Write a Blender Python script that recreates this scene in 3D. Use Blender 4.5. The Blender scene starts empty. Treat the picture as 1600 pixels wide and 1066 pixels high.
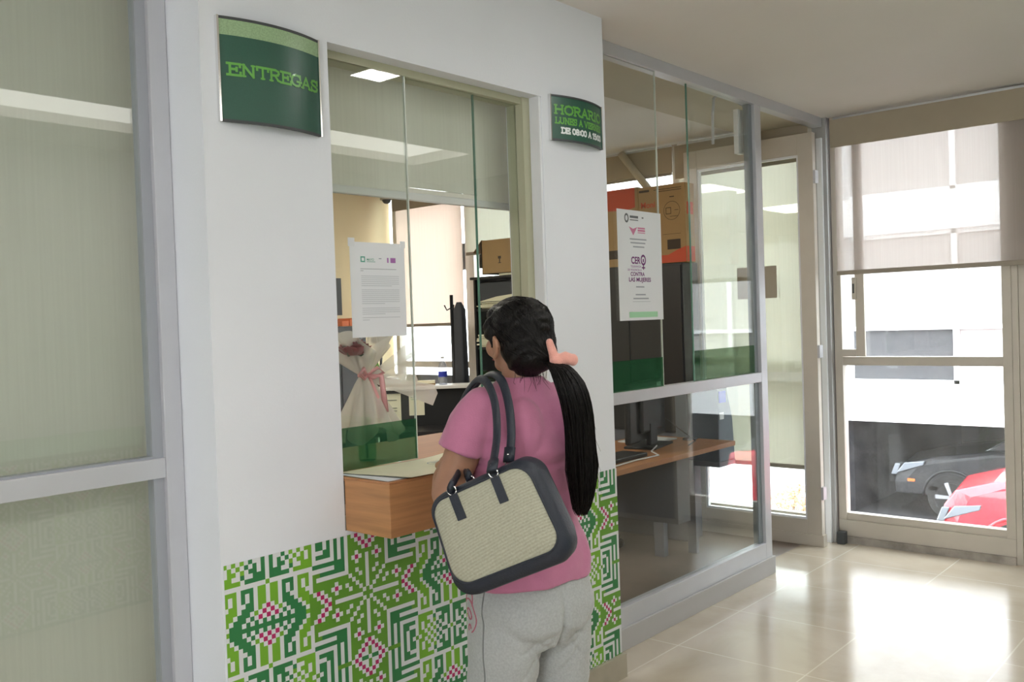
import bpy, bmesh, math, random
from math import sin, cos, pi, radians, sqrt
from mathutils import Vector, Matrix

# ------------------------------------------------------------------ camera, world, exposure
S = bpy.context.scene
COL = S.collection
def cam_setup():
    y, p, r = radians(41.0089), radians(-1.2651), radians(-1.9345)
    f = Vector((cos(y)*cos(p), sin(y)*cos(p), sin(p)))
    R = Vector((sin(y), -cos(y), 0)); U = R.cross(f)
    R2 = R*cos(r)+U*sin(r); U2 = -R*sin(r)+U*cos(r)
    cd = bpy.data.cameras.new('camera'); co = bpy.data.objects.new('camera', cd); COL.objects.link(co)
    m = Matrix.Identity(4)
    for i in range(3):
        m[i][0] = R2[i]; m[i][1] = U2[i]; m[i][2] = -f[i]
    m.translation = Vector((0, -2.1921, 1.5))
    co.matrix_world = m
    cd.sensor_width = 36; cd.lens = 1440.14/1600*36; cd.clip_start = .05
    S.camera = co
cam_setup()
S.view_settings.view_transform = 'Standard'; S.view_settings.look = 'None'
S.view_settings.exposure = 0.54; S.view_settings.gamma = 1
S.view_settings.use_curve_mapping = False
W = bpy.data.worlds.new('world'); S.world = W; W.use_nodes = True
bg = W.node_tree.nodes['Background']
bg.inputs[0].default_value = (.93, .97, 1.0, 1); bg.inputs[1].default_value = 7.5
E_PANEL, E_COVE, E_OFFICE, E_SPOT = 7.0, 3.5, 13.0, 40.0     # strengths of the lamps' diffusers

# ------------------------------------------------------------------ materials
def mat(name, col, rough=.6, metal=0, noise=0, scale=20, bump=0, bscale=None, spec=None, stretch=None, emit=None, sheen=0, coat=0):
    m = bpy.data.materials.new(name); m.use_nodes = True
    nt = m.node_tree; b = nt.nodes['Principled BSDF']
    b.inputs['Base Color'].default_value = (*col, 1)
    b.inputs['Roughness'].default_value = rough; b.inputs['Metallic'].default_value = metal
    if spec is not None: b.inputs['Specular IOR Level'].default_value = spec
    if sheen: b.inputs['Sheen Weight'].default_value = sheen
    if coat: b.inputs['Coat Weight'].default_value = coat
    if emit: b.inputs['Emission Color'].default_value = (*emit[:3], 1); b.inputs['Emission Strength'].default_value = emit[3]
    if noise or bump:
        tc = nt.nodes.new('ShaderNodeTexCoord'); mp = nt.nodes.new('ShaderNodeMapping')
        nt.links.new(tc.outputs['Object'], mp.inputs[0])
        if stretch: mp.inputs['Scale'].default_value = stretch
        n = nt.nodes.new('ShaderNodeTexNoise'); n.inputs['Scale'].default_value = scale; n.inputs['Detail'].default_value = 5
        nt.links.new(mp.outputs[0], n.inputs[0])
        if noise:
            rp = nt.nodes.new('ShaderNodeValToRGB')
            rp.color_ramp.elements[0].position = .3; rp.color_ramp.elements[1].position = .7
            rp.color_ramp.elements[0].color = (*[c*(1-noise) for c in col], 1)
            rp.color_ramp.elements[1].color = (*[min(1, c*(1+noise)) for c in col], 1)
            nt.links.new(n.outputs[0], rp.inputs[0]); nt.links.new(rp.outputs[0], b.inputs['Base Color'])
        if bump:
            n2 = n
            if bscale:
                n2 = nt.nodes.new('ShaderNodeTexNoise'); n2.inputs['Scale'].default_value = bscale
                nt.links.new(mp.outputs[0], n2.inputs[0])
            bp = nt.nodes.new('ShaderNodeBump'); bp.inputs['Strength'].default_value = bump; bp.inputs['Distance'].default_value = .01
            nt.links.new(n2.outputs[0], bp.inputs['Height']); nt.links.new(bp.outputs[0], b.inputs['Normal'])
    return m

def glass_mat(name, tint=(1, 1, 1), dirt=0.0, boost=1.0):
    m = bpy.data.materials.new(name); m.use_nodes = True
    nt = m.node_tree; nt.nodes.clear()
    out = nt.nodes.new('ShaderNodeOutputMaterial')
    tr = nt.nodes.new('ShaderNodeBsdfTransparent'); tr.inputs[0].default_value = (*tint, 1)
    gl = nt.nodes.new('ShaderNodeBsdfGlossy'); gl.inputs['Roughness'].default_value = 0.0
    lw = nt.nodes.new('ShaderNodeLayerWeight'); lw.inputs[0].default_value = .5
    pw = nt.nodes.new('ShaderNodeMath'); pw.operation = 'POWER'; pw.inputs[1].default_value = 5
    ma = nt.nodes.new('ShaderNodeMath'); ma.operation = 'MULTIPLY_ADD'; ma.inputs[1].default_value = .96*boost; ma.inputs[2].default_value = .04*boost
    nt.links.new(lw.outputs['Facing'], pw.inputs[0]); nt.links.new(pw.outputs[0], ma.inputs[0])
    mx = nt.nodes.new('ShaderNodeMixShader')
    nt.links.new(ma.outputs[0], mx.inputs[0]); nt.links.new(tr.outputs[0], mx.inputs[1]); nt.links.new(gl.outputs[0], mx.inputs[2])
    last = mx
    if dirt:
        di = nt.nodes.new('ShaderNodeBsdfDiffuse'); di.inputs[0].default_value = (.8, .8, .82, 1)
        tc = nt.nodes.new('ShaderNodeTexCoord'); n = nt.nodes.new('ShaderNodeTexNoise'); n.inputs['Scale'].default_value = 9; n.inputs['Detail'].default_value = 8
        nt.links.new(tc.outputs['Object'], n.inputs[0])
        mu = nt.nodes.new('ShaderNodeMath'); mu.operation = 'MULTIPLY'; mu.inputs[1].default_value = dirt
        nt.links.new(n.outputs[0], mu.inputs[0])
        m2 = nt.nodes.new('ShaderNodeMixShader'); nt.links.new(mu.outputs[0], m2.inputs[0])
        nt.links.new(mx.outputs[0], m2.inputs[1]); nt.links.new(di.outputs[0], m2.inputs[2]); last = m2
    nt.links.new(last.outputs[0], out.inputs[0])
    return m

def fabric_mat(name, col, open_=.2, trans=.5, weave=True):
    """screen fabric of a roller blind: threads (diffuse + translucent) with open holes between"""
    m = bpy.data.materials.new(name); m.use_nodes = True
    nt = m.node_tree; nt.nodes.clear()
    out = nt.nodes.new('ShaderNodeOutputMaterial')
    d = nt.nodes.new('ShaderNodeBsdfDiffuse'); d.inputs[0].default_value = (*col, 1)
    t = nt.nodes.new('ShaderNodeBsdfTranslucent'); t.inputs[0].default_value = (*col, 1)
    x = nt.nodes.new('ShaderNodeBsdfTransparent')
    m1 = nt.nodes.new('ShaderNodeMixShader'); m1.inputs[0].default_value = trans
    nt.links.new(d.outputs[0], m1.inputs[1]); nt.links.new(t.outputs[0], m1.inputs[2])
    m2 = nt.nodes.new('ShaderNodeMixShader'); m2.inputs[0].default_value = open_
    nt.links.new(m1.outputs[0], m2.inputs[1]); nt.links.new(x.outputs[0], m2.inputs[2])
    if weave:
        tc = nt.nodes.new('ShaderNodeTexCoord'); mp = nt.nodes.new('ShaderNodeMapping'); mp.inputs['Scale'].default_value = (60, 60, 1.2)
        n = nt.nodes.new('ShaderNodeTexNoise'); n.inputs['Scale'].default_value = 2
        nt.links.new(tc.outputs['Object'], mp.inputs[0]); nt.links.new(mp.outputs[0], n.inputs[0])
        rp = nt.nodes.new('ShaderNodeValToRGB')
        rp.color_ramp.elements[0].color = (*[c*.93 for c in col], 1); rp.color_ramp.elements[1].color = (*[min(1, c*1.05) for c in col], 1)
        nt.links.new(n.outputs[0], rp.inputs[0]); nt.links.new(rp.outputs[0], d.inputs[0]); nt.links.new(rp.outputs[0], t.inputs[0])
    nt.links.new(m2.outputs[0], out.inputs[0])
    return m

def emit_mat(name, col, s):
    m = bpy.data.materials.new(name); m.use_nodes = True
    nt = m.node_tree; nt.nodes.clear()
    o = nt.nodes.new('ShaderNodeOutputMaterial'); e = nt.nodes.new('ShaderNodeEmission')
    e.inputs[0].default_value = (*col, 1); e.inputs[1].default_value = s
    nt.links.new(e.outputs[0], o.inputs[0]); return m

def green_band_mat(fac=.30, tint=(.62, .80, .66)):
    """translucent film with a faint embroidery weave"""
    m = bpy.data.materials.new('translucent_green'); m.use_nodes = True
    nt = m.node_tree; nt.nodes.clear(); out = nt.nodes.new('ShaderNodeOutputMaterial')
    tr = nt.nodes.new('ShaderNodeBsdfTransparent'); tr.inputs[0].default_value = (*tint, 1)
    d = nt.nodes.new('ShaderNodeBsdfDiffuse')
    tc = nt.nodes.new('ShaderNodeTexCoord'); mp = nt.nodes.new('ShaderNodeMapping'); mp.inputs['Scale'].default_value = (76, 76, 76)
    ck = nt.nodes.new('ShaderNodeTexVoronoi'); ck.distance = 'CHEBYCHEV'; ck.inputs['Scale'].default_value = .45; ck.inputs['Randomness'].default_value = .6
    nt.links.new(tc.outputs['Object'], mp.inputs[0]); nt.links.new(mp.outputs[0], ck.inputs[0])
    rp = nt.nodes.new('ShaderNodeValToRGB'); rp.color_ramp.elements[0].color = (.03, .12, .065, 1); rp.color_ramp.elements[1].color = (.06, .20, .115, 1)
    nt.links.new(ck.outputs[0], rp.inputs[0]); nt.links.new(rp.outputs[0], d.inputs[0])
    mx = nt.nodes.new('ShaderNodeMixShader'); mx.inputs[0].default_value = fac
    nt.links.new(tr.outputs[0], mx.inputs[1]); nt.links.new(d.outputs[0], mx.inputs[2]); nt.links.new(mx.outputs[0], out.inputs[0])
    return m
M = {}
M['wall'] = mat('white_wall_paint', (.755, .785, .84), .55, noise=.015, scale=2, bump=.05, bscale=120)
M['wall2'] = mat('room_wall_paint', (.70, .70, .70), .6)
M['ceiling'] = mat('ceiling_paint', (.74, .71, .68), .7, noise=.02, scale=1.5)
M['cream'] = mat('cream_wall_paint', (.80, .66, .40), .7, noise=.04, scale=1.5)
M['olive'] = mat('olive_grey', (.50, .46, .36), .7)
M['alu'] = mat('painted_aluminium', (.55, .56, .60), .35, .25, noise=.02, scale=8)
M['alu_warm'] = mat('warm_aluminium', (.56, .52, .46), .4, .2, noise=.03, scale=8)
M['alu_white'] = mat('white_aluminium', (.80, .82, .86), .4, .1)
M['gasket'] = mat('dark_gasket', (.05, .055, .06), .5)
M['glass'] = glass_mat('clear_glass', (.97, .99, .98), 0.0, 1.25)
M['glass_edge'] = mat('green_glass_edge', (.10, .22, .17), .2)
M['glass_edge_pale'] = mat('pale_glass_edge', (.62, .66, .60), .2)
M['glass_dirty'] = glass_mat('dusty_glass', (.96, .98, .98), .14)
M['black_metal'] = mat('black_metal', (.012, .013, .015), .45)
M['black_plastic'] = mat('black_plastic', (.018, .018, .02), .4)
M['navy'] = mat('navy_leather', (.014, .019, .032), .5, bump=.15, scale=180)
M['chrome'] = mat('chrome', (.8, .8, .8), .15, 1)
M['rubber'] = mat('rubber', (.02, .02, .02), .8)
M['wood'] = mat('beech_laminate', (.42, .205, .085), .5, noise=.16, scale=3.5, stretch=(1.2, 1.2, 22))
M['desk_wood'] = mat('desk_laminate', (.40, .18, .075), .45, noise=.14, scale=3.5, stretch=(1.2, 22, 1.2))
M['cardboard'] = mat('cardboard', (.42, .27, .12), .8, noise=.05, scale=6)
M['cardboard_in'] = mat('cardboard_inside', (.30, .19, .10), .85)
M['green_band'] = green_band_mat()  # translucent green strip low on the panes
M['green_band2'] = green_band_mat(.20, (.78, .84, .76))
M['box_red'] = mat('box_red_print', (.62, .10, .045), .7)
M['box_ink'] = mat('box_black_print', (.07, .05, .035), .8)
M['paper'] = mat('white_paper', (.74, .77, .80), .7)
M['paper_cream'] = mat('cream_paper', (.80, .77, .58), .7, noise=.02, scale=10)
M['ink'] = mat('grey_ink', (.33, .36, .40), .8)
M['ink_dark'] = mat('dark_ink', (.13, .14, .15), .8)
M['ink_purple'] = mat('purple_ink', (.16, .03, .17), .7)
M['ink_violet'] = mat('violet_ink', (.34, .14, .38), .7)
M['ink_pink'] = mat('pink_ink', (.60, .22, .36), .7)
M['ink_teal'] = mat('teal_ink', (.10, .35, .27), .7)
M['ink_green'] = mat('pale_green_ink', (.36, .66, .42), .7)
M['sign_green'] = mat('sign_dark_green', (.022, .095, .065), .34, noise=.06, scale=300)
M['sign_pale'] = mat('sign_pale_green', (.30, .44, .25), .34, noise=.16, scale=220)
M['sign_lime'] = mat('sign_lime_letters', (.12, .40, .06), .3, coat=.5)
M['sign_white'] = mat('sign_white_letters', (.8, .85, .85), .3, coat=.5)
M['mur_w'] = mat('mural_white', (.70, .72, .74), .4)
M['mur_l'] = mat('mural_lime', (.175, .42, .03), .4)
M['mur_m'] = mat('mural_mid_green', (.12, .31, .03), .4)
M['mur_d'] = mat('mural_dark_green', (.03, .20, .065), .4)
M['mur_p'] = mat('mural_magenta', (.46, .02, .13), .4)
M['mur_top'] = mat('green_counter_top', (.10, .26, .10), .4)
M['blind_grey'] = fabric_mat('grey_screen_fabric', (.66, .66, .60), .02, .30)
M['blind_grey_bright'] = fabric_mat('brightened_grey_screen_fabric', (.86, .86, .80), .02, .30)  # same grey fabric, lightened to stand in for light it lacks
M['blind_day'] = fabric_mat('light_screen_fabric', (.60, .54, .50), .36, .40)
M['blind_pink'] = fabric_mat('rose_screen_fabric', (.86, .76, .69), .04, .62)
M['blind_cream'] = fabric_mat('cream_screen_fabric', (.66, .64, .54), .16, .5)
M['valance'] = mat('taupe_valance', (.40, .35, .27), .8, noise=.05, scale=3)
M['bar'] = mat('blind_bottom_bar', (.72, .73, .72), .35)
M['bar_taupe'] = mat('taupe_bottom_bar', (.33, .29, .24), .6)
M['lampbody'] = mat('lamp_housing', (.85, .85, .85), .5)
M['led'] = emit_mat('led_diffuser', (1, .97, .93), E_PANEL)
M['led_spot'] = emit_mat('led_square_diffuser', (1, .98, .96), E_SPOT)
M['led_office_added'] = emit_mat('added_office_diffuser', (1, .94, .82), E_OFFICE)
M['led_cove'] = emit_mat('cove_tube', (1, .97, .91), E_COVE*2.4)
M['led_cove2'] = emit_mat('cove_diffuser', (1, .97, .90), E_COVE)
M['grey_panel'] = mat('blue_grey_panel', (.10, .12, .15), .5)
M['grey_cab'] = mat('grey_cabinet', (.13, .135, .16), .5)
M['taupe_dark'] = mat('dark_charcoal_screen', (.05, .055, .065), .8)
M['orange'] = mat('orange_folder', (.75, .16, .03), .6)
M['white_lam'] = mat('white_laminate', (.78, .76, .72), .4)
M['building'] = mat('white_render', (.86, .86, .86), .9)
M['bwin'] = mat('office_block_glass', (.045, .045, .05), .6)
M['bwin_blind'] = mat('office_block_blinds', (.40, .38, .37), .8)
M['bframe'] = mat('office_block_frames', (.80, .80, .80), .6)
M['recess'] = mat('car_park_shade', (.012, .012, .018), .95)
M['asphalt'] = mat('asphalt', (.07, .07, .075), .95, noise=.2, scale=30)
M['carred'] = mat('red_car_paint', (.70, .02, .04), .2, coat=1)
M['carblack'] = mat('black_car_paint', (.008, .008, .011), .4)
M['carglass'] = mat('car_glass', (.03, .035, .04), .05)
M['carlamp'] = mat('head_lamp', (.22, .24, .27), .25, .5)
M['tyre'] = mat('tyre', (.015, .015, .015), .85)
M['rim'] = mat('alloy_rim', (.5, .5, .52), .3, .8)
M['shrub'] = mat('dry_leaves', (.55, .33, .20), .9, noise=.3, scale=20)
M['tulle'] = fabric_mat('white_tulle', (.86, .83, .78), .35, .45, weave=False)
M['ribbon'] = mat('pink_ribbon', (.80, .36, .38), .4)
M['rose'] = mat('red_rose', (.22, .008, .012), .6, sheen=.3)
M['leaf'] = mat('green_leaf', (.10, .30, .03), .5)
M['leafd'] = mat('dark_leaf', (.02, .08, .02), .5)
M['vase'] = glass_mat('green_bottle_glass', (.55, .80, .60), 0, 1.4)
M['bottle_clear'] = glass_mat('clear_bottle', (.80, .84, .90), .55, 1.3)
M['bottle_brown'] = mat('brown_bottle', (.06, .025, .01), .12)
M['blue_label'] = mat('blue_label', (.03, .05, .45), .5)
M['skin'] = mat('skin', (.36, .185, .115), .5, noise=.06, scale=30, bump=.04, bscale=200)
M['shirt'] = mat('pink_cotton', (.47, .165, .28), .85, noise=.05, scale=25, bump=.12, bscale=260, sheen=.2)
M['trousers'] = mat('grey_marl_fleece', (.37, .385, .385), .95, noise=.10, scale=160, bump=.15, sheen=.3)
M['seam'] = mat('grey_side_seam', (.19, .20, .20), .9)
M['print'] = mat('faded_red_print', (.42, .13, .18), .9)
M['scrunchie'] = mat('salmon_plush', (.76, .36, .30), .9, noise=.05, scale=60, bump=.3, bscale=300, sheen=.4)
M['shoe'] = mat('white_trainer', (.7, .7, .7), .6)
M['eye'] = mat('dark_eye', (.02, .012, .01), .2)
M['lips'] = mat('lips', (.35, .10, .09), .5)

def hair_material():
    m = mat('black_hair', (.004, .003, .003), .42, spec=.22)
    nt = m.node_tree; b = nt.nodes['Principled BSDF']
    tc = nt.nodes.new('ShaderNodeTexCoord'); mp = nt.nodes.new('ShaderNodeMapping'); mp.inputs['Scale'].default_value = (260, 260, 12)
    n = nt.nodes.new('ShaderNodeTexNoise'); n.inputs['Scale'].default_value = 1; n.inputs['Detail'].default_value = 3
    bp = nt.nodes.new('ShaderNodeBump'); bp.inputs['Strength'].default_value = .6; bp.inputs['Distance'].default_value = .004
    nt.links.new(tc.outputs['Object'], mp.inputs[0]); nt.links.new(mp.outputs[0], n.inputs[0]); nt.links.new(n.outputs[0], bp.inputs['Height']); nt.links.new(bp.outputs[0], b.inputs['Normal'])
    return m
M['hair'] = hair_material()
M['hair2'] = mat('brown_black_hair', (.014, .007, .006), .5, spec=.3)

def marble_floor():
    m = bpy.data.materials.new('cream_marble_tiles'); m.use_nodes = True
    nt = m.node_tree; b = nt.nodes['Principled BSDF']
    tc = nt.nodes.new('ShaderNodeTexCoord')
    n = nt.nodes.new('ShaderNodeTexNoise'); n.inputs['Scale'].default_value = 1.7; n.inputs['Detail'].default_value = 10; n.inputs['Roughness'].default_value = .6; n.inputs['Distortion'].default_value = .8
    nt.links.new(tc.outputs['Object'], n.inputs[0])
    rp = nt.nodes.new('ShaderNodeValToRGB')
    e = rp.color_ramp.elements; e[0].position = .25; e[0].color = (.45, .38, .29, 1); e[1].position = .62; e[1].color = (.56, .49, .395, 1)
    nt.links.new(n.outputs[0], rp.inputs[0])
    # tile joints: square 0.60 m tiles, laid parallel to the walls
    br = nt.nodes.new('ShaderNodeTexBrick'); br.offset = 0; br.inputs['Scale'].default_value = 1
    br.inputs['Brick Width'].default_value = .6; br.inputs['Row Height'].default_value = .6; br.inputs['Mortar Size'].default_value = .004
    br.inputs['Mortar Smooth'].default_value = .3
    nt.links.new(tc.outputs['Object'], br.inputs[0])
    mx = nt.nodes.new('ShaderNodeMix'); mx.data_type = 'RGBA'
    nt.links.new(br.outputs['Fac'], mx.inputs[0]); nt.links.new(rp.outputs[0], mx.inputs[6]); mx.inputs[7].default_value = (.66, .60, .50, 1)
    nt.links.new(mx.outputs[2], b.inputs['Base Color'])
    n2 = nt.nodes.new('ShaderNodeTexNoise'); n2.inputs['Scale'].default_value = 5; nt.links.new(tc.outputs['Object'], n2.inputs[0])
    mr = nt.nodes.new('ShaderNodeMapRange'); mr.inputs[3].default_value = .13; mr.inputs[4].default_value = .26
    nt.links.new(n2.outputs[0], mr.inputs[0]); nt.links.new(mr.outputs[0], b.inputs['Roughness']); b.inputs['Coat Weight'].default_value = .55; b.inputs['Coat Roughness'].default_value = .12
    return m
M['floor'] = marble_floor()
M['floor_office'] = mat('office_floor', (.15, .115, .095), .4, noise=.12, scale=5)

def straw():
    m = mat('woven_straw', (.42, .41, .32), .85)
    nt = m.node_tree; b = nt.nodes['Principled BSDF']
    tc = nt.nodes.new('ShaderNodeTexCoord')
    w = nt.nodes.new('ShaderNodeTexWave'); w.bands_direction = 'DIAGONAL'; w.inputs['Scale'].default_value = 75; w.inputs['Distortion'].default_value = 1.2
    n = nt.nodes.new('ShaderNodeTexNoise'); n.inputs['Scale'].default_value = 170; n.inputs['Detail'].default_value = 2
    for q in (w, n): nt.links.new(tc.outputs['Object'], q.inputs[0])
    rp = nt.nodes.new('ShaderNodeValToRGB'); rp.color_ramp.elements[0].color = (.27, .265, .20, 1); rp.color_ramp.elements[1].color = (.44, .435, .34, 1)
    mu = nt.nodes.new('ShaderNodeMath'); mu.operation = 'MULTIPLY_ADD'; mu.inputs[1].default_value = .35
    nt.links.new(w.outputs[1], mu.inputs[0]); nt.links.new(n.outputs[0], mu.inputs[2]); nt.links.new(mu.outputs[0], rp.inputs[0])
    nt.links.new(rp.outputs[0], b.inputs['Base Color'])
    bp = nt.nodes.new('ShaderNodeBump'); bp.inputs['Strength'].default_value = .5; bp.inputs['Distance'].default_value = .002
    nt.links.new(mu.outputs[0], bp.inputs['Height']); nt.links.new(bp.outputs[0], b.inputs['Normal'])
    return m
M['straw'] = straw()

# ------------------------------------------------------------------ geometry helpers
class G:
    def __init__(s): s.v, s.f, s.m = [], [], []
    def add(s, vs, fs, mi=0):
        o = len(s.v); s.v += [tuple(v) for v in vs]; s.f += [tuple(i+o for i in f) for f in fs]; s.m += [mi]*len(fs); return s
    def box(s, x0, x1, y0, y1, z0, z1, mi=0, T=None):
        vs = [Vector((x, y, z)) for x in (x0, x1) for y in (y0, y1) for z in (z0, z1)]
        if T: vs = [T(*v) if callable(T) else T @ v for v in vs]
        return s.add(vs, [(0, 1, 3, 2), (4, 6, 7, 5), (0, 4, 5, 1), (2, 3, 7, 6), (0, 2, 6, 4), (1, 5, 7, 3)], mi)
    def prism(s, pts, n, mi=0):
        """pts: ring of 3D points; n: extrusion vector"""
        n = Vector(n); k = len(pts); a = [Vector(p) for p in pts]; b = [p+n for p in a]
        fs = [tuple(range(k))[::-1], tuple(range(k, 2*k))] + [(i, (i+1) % k, (i+1) % k+k, i+k) for i in range(k)]
        return s.add(a+b, fs, mi)
    def loft(s, rings, cap=True, mi=0, close=True):
        k = len(rings[0]); vs = [p for r in rings for p in r]; fs = []
        for j in range(len(rings)-1):
            for i in range(k if close else k-1):
                a, b = j*k+i, j*k+(i+1) % k
                fs.append((a, b, b+k, a+k))
        if cap: fs += [tuple(range(k))[::-1], tuple(range((len(rings)-1)*k, len(rings)*k))]
        return s.add(vs, fs, mi)
    def tube(s, pts, r, k=8, mi=0, flat=None, up=None):
        pts = [Vector(p) for p in pts]; n = len(pts); rings = []; prev = None
        for i, p in enumerate(pts):
            t = (pts[min(i+1, n-1)]-pts[max(i-1, 0)]).normalized()
            if prev is None:
                a = Vector(up) if up else (Vector((0, 0, 1)) if abs(t.z) < .9 else Vector((1, 0, 0)))
            else: a = prev
            a = (a-t*a.dot(t)).normalized(); prev = a; b = t.cross(a)
            rr = r[i] if isinstance(r, (list, tuple)) else r
            fl = flat if flat else 1
            rings.append([p+a*cos(2*pi*j/k)*rr*fl+b*sin(2*pi*j/k)*rr for j in range(k)])
        return s.loft(rings, True, mi)
    def sph(s, c, r, k=20, h=12, mi=0, T=None):
        if not isinstance(r, (tuple, list)): r = (r, r, r)
        c = Vector(c); vs = [Vector((0, 0, 1))]
        for j in range(1, h):
            for i in range(k):
                a = pi*j/h; b = 2*pi*i/k; vs.append(Vector((sin(a)*cos(b), sin(a)*sin(b), cos(a))))
        vs.append(Vector((0, 0, -1)))
        vs = [Vector((v.x*r[0], v.y*r[1], v.z*r[2])) for v in vs]
        if T: vs = [T @ v for v in vs]
        vs = [v+c for v in vs]
        fs = [(0, 1+i, 1+(i+1) % k) for i in range(k)]
        for j in range(h-2):
            for i in range(k):
                a = 1+j*k+i; b = 1+j*k+(i+1) % k; fs.append((a, a+k, b+k, b))
        l = len(vs)-1; o = 1+(h-2)*k
        fs += [(l, o+(i+1) % k, o+i) for i in range(k)]
        return s.add(vs, fs, mi)
    def cyl(s, p0, p1, r0, r1=None, k=20, mi=0):
        return s.tube([p0, p1], [r0, r0 if r1 is None else r1], k, mi)
    def lathe(s, c, prof, k=24, mi=0):
        c = Vector(c)
        return s.loft([[c+Vector((r*cos(2*pi*i/k), r*sin(2*pi*i/k), z)) for i in range(k)] for r, z in prof], True, mi)
    def build(s, name, mats, parent=None, bevel=0, smooth=False, seg=2, T=None):
        me = bpy.data.meshes.new(name)
        vs = s.v if T is None else [tuple(T(*v)) for v in s.v]
        me.from_pydata(vs, [], s.f); me.update()
        if not isinstance(mats, (list, tuple)): mats = [mats]
        for m in mats: me.materials.append(M[m] if isinstance(m, str) else m)
        me.polygons.foreach_set('material_index', s.m)
        bm = bmesh.new(); bm.from_mesh(me); bmesh.ops.recalc_face_normals(bm, faces=bm.faces); bm.to_mesh(me); bm.free()
        if smooth:
            for p in me.polygons: p.use_smooth = True
        o = bpy.data.objects.new(name, me); COL.objects.link(o)
        if bevel:
            b = o.modifiers.new('bevel', 'BEVEL'); b.width = bevel; b.segments = seg; b.limit_method = 'ANGLE'; b.harden_normals = False
        if parent is not None: put(o, parent)
        return o
def put(o, parent):
    o.parent = parent; o.matrix_parent_inverse = Matrix.Translation(-Vector(parent.location)) if parent.type == 'EMPTY' and parent.parent is None else Matrix.Identity(4)
    if parent.type != 'EMPTY' or parent.parent is not None: o.matrix_parent_inverse = Matrix.Identity(4)
def box(name, x0, x1, y0, y1, z0, z1, m, parent=None, bevel=0):
    return G().box(x0, x1, y0, y1, z0, z1).build(name, m, parent, bevel)
def thing(name, label, cat, loc, group=None):
    o = bpy.data.objects.new(name, None); COL.objects.link(o); o.location = loc; o.empty_display_size = .1
    o['label'] = label; o['category'] = cat
    if group: o['group'] = group
    bpy.context.view_layer.update
    return o
def tag(o, label, cat, group=None):
    o['label'] = label; o['category'] = cat
    if group: o['group'] = group
    return o
def struct(o): o['kind'] = 'structure'; return o
def sempty(name, loc=(0, 0, 0)):
    o = bpy.data.objects.new(name, None); COL.objects.link(o); o.location = loc; o['kind'] = 'structure'; return o
def bake(o):
    """apply the modifiers of an object into its mesh"""
    bpy.context.view_layer.update()
    dg = bpy.context.evaluated_depsgraph_get(); ev = o.evaluated_get(dg)
    me = bpy.data.meshes.new_from_object(ev)
    o.modifiers.clear(); o.data = me
    for p in me.polygons: p.use_smooth = True
    return o
def remesh(o, vox, smooth=3, fac=.5):
    r = o.modifiers.new('r', 'REMESH'); r.mode = 'VOXEL'; r.voxel_size = vox
    if smooth:
        s = o.modifiers.new('s', 'SMOOTH'); s.iterations = smooth; s.factor = fac
    return bake(o)

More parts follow.
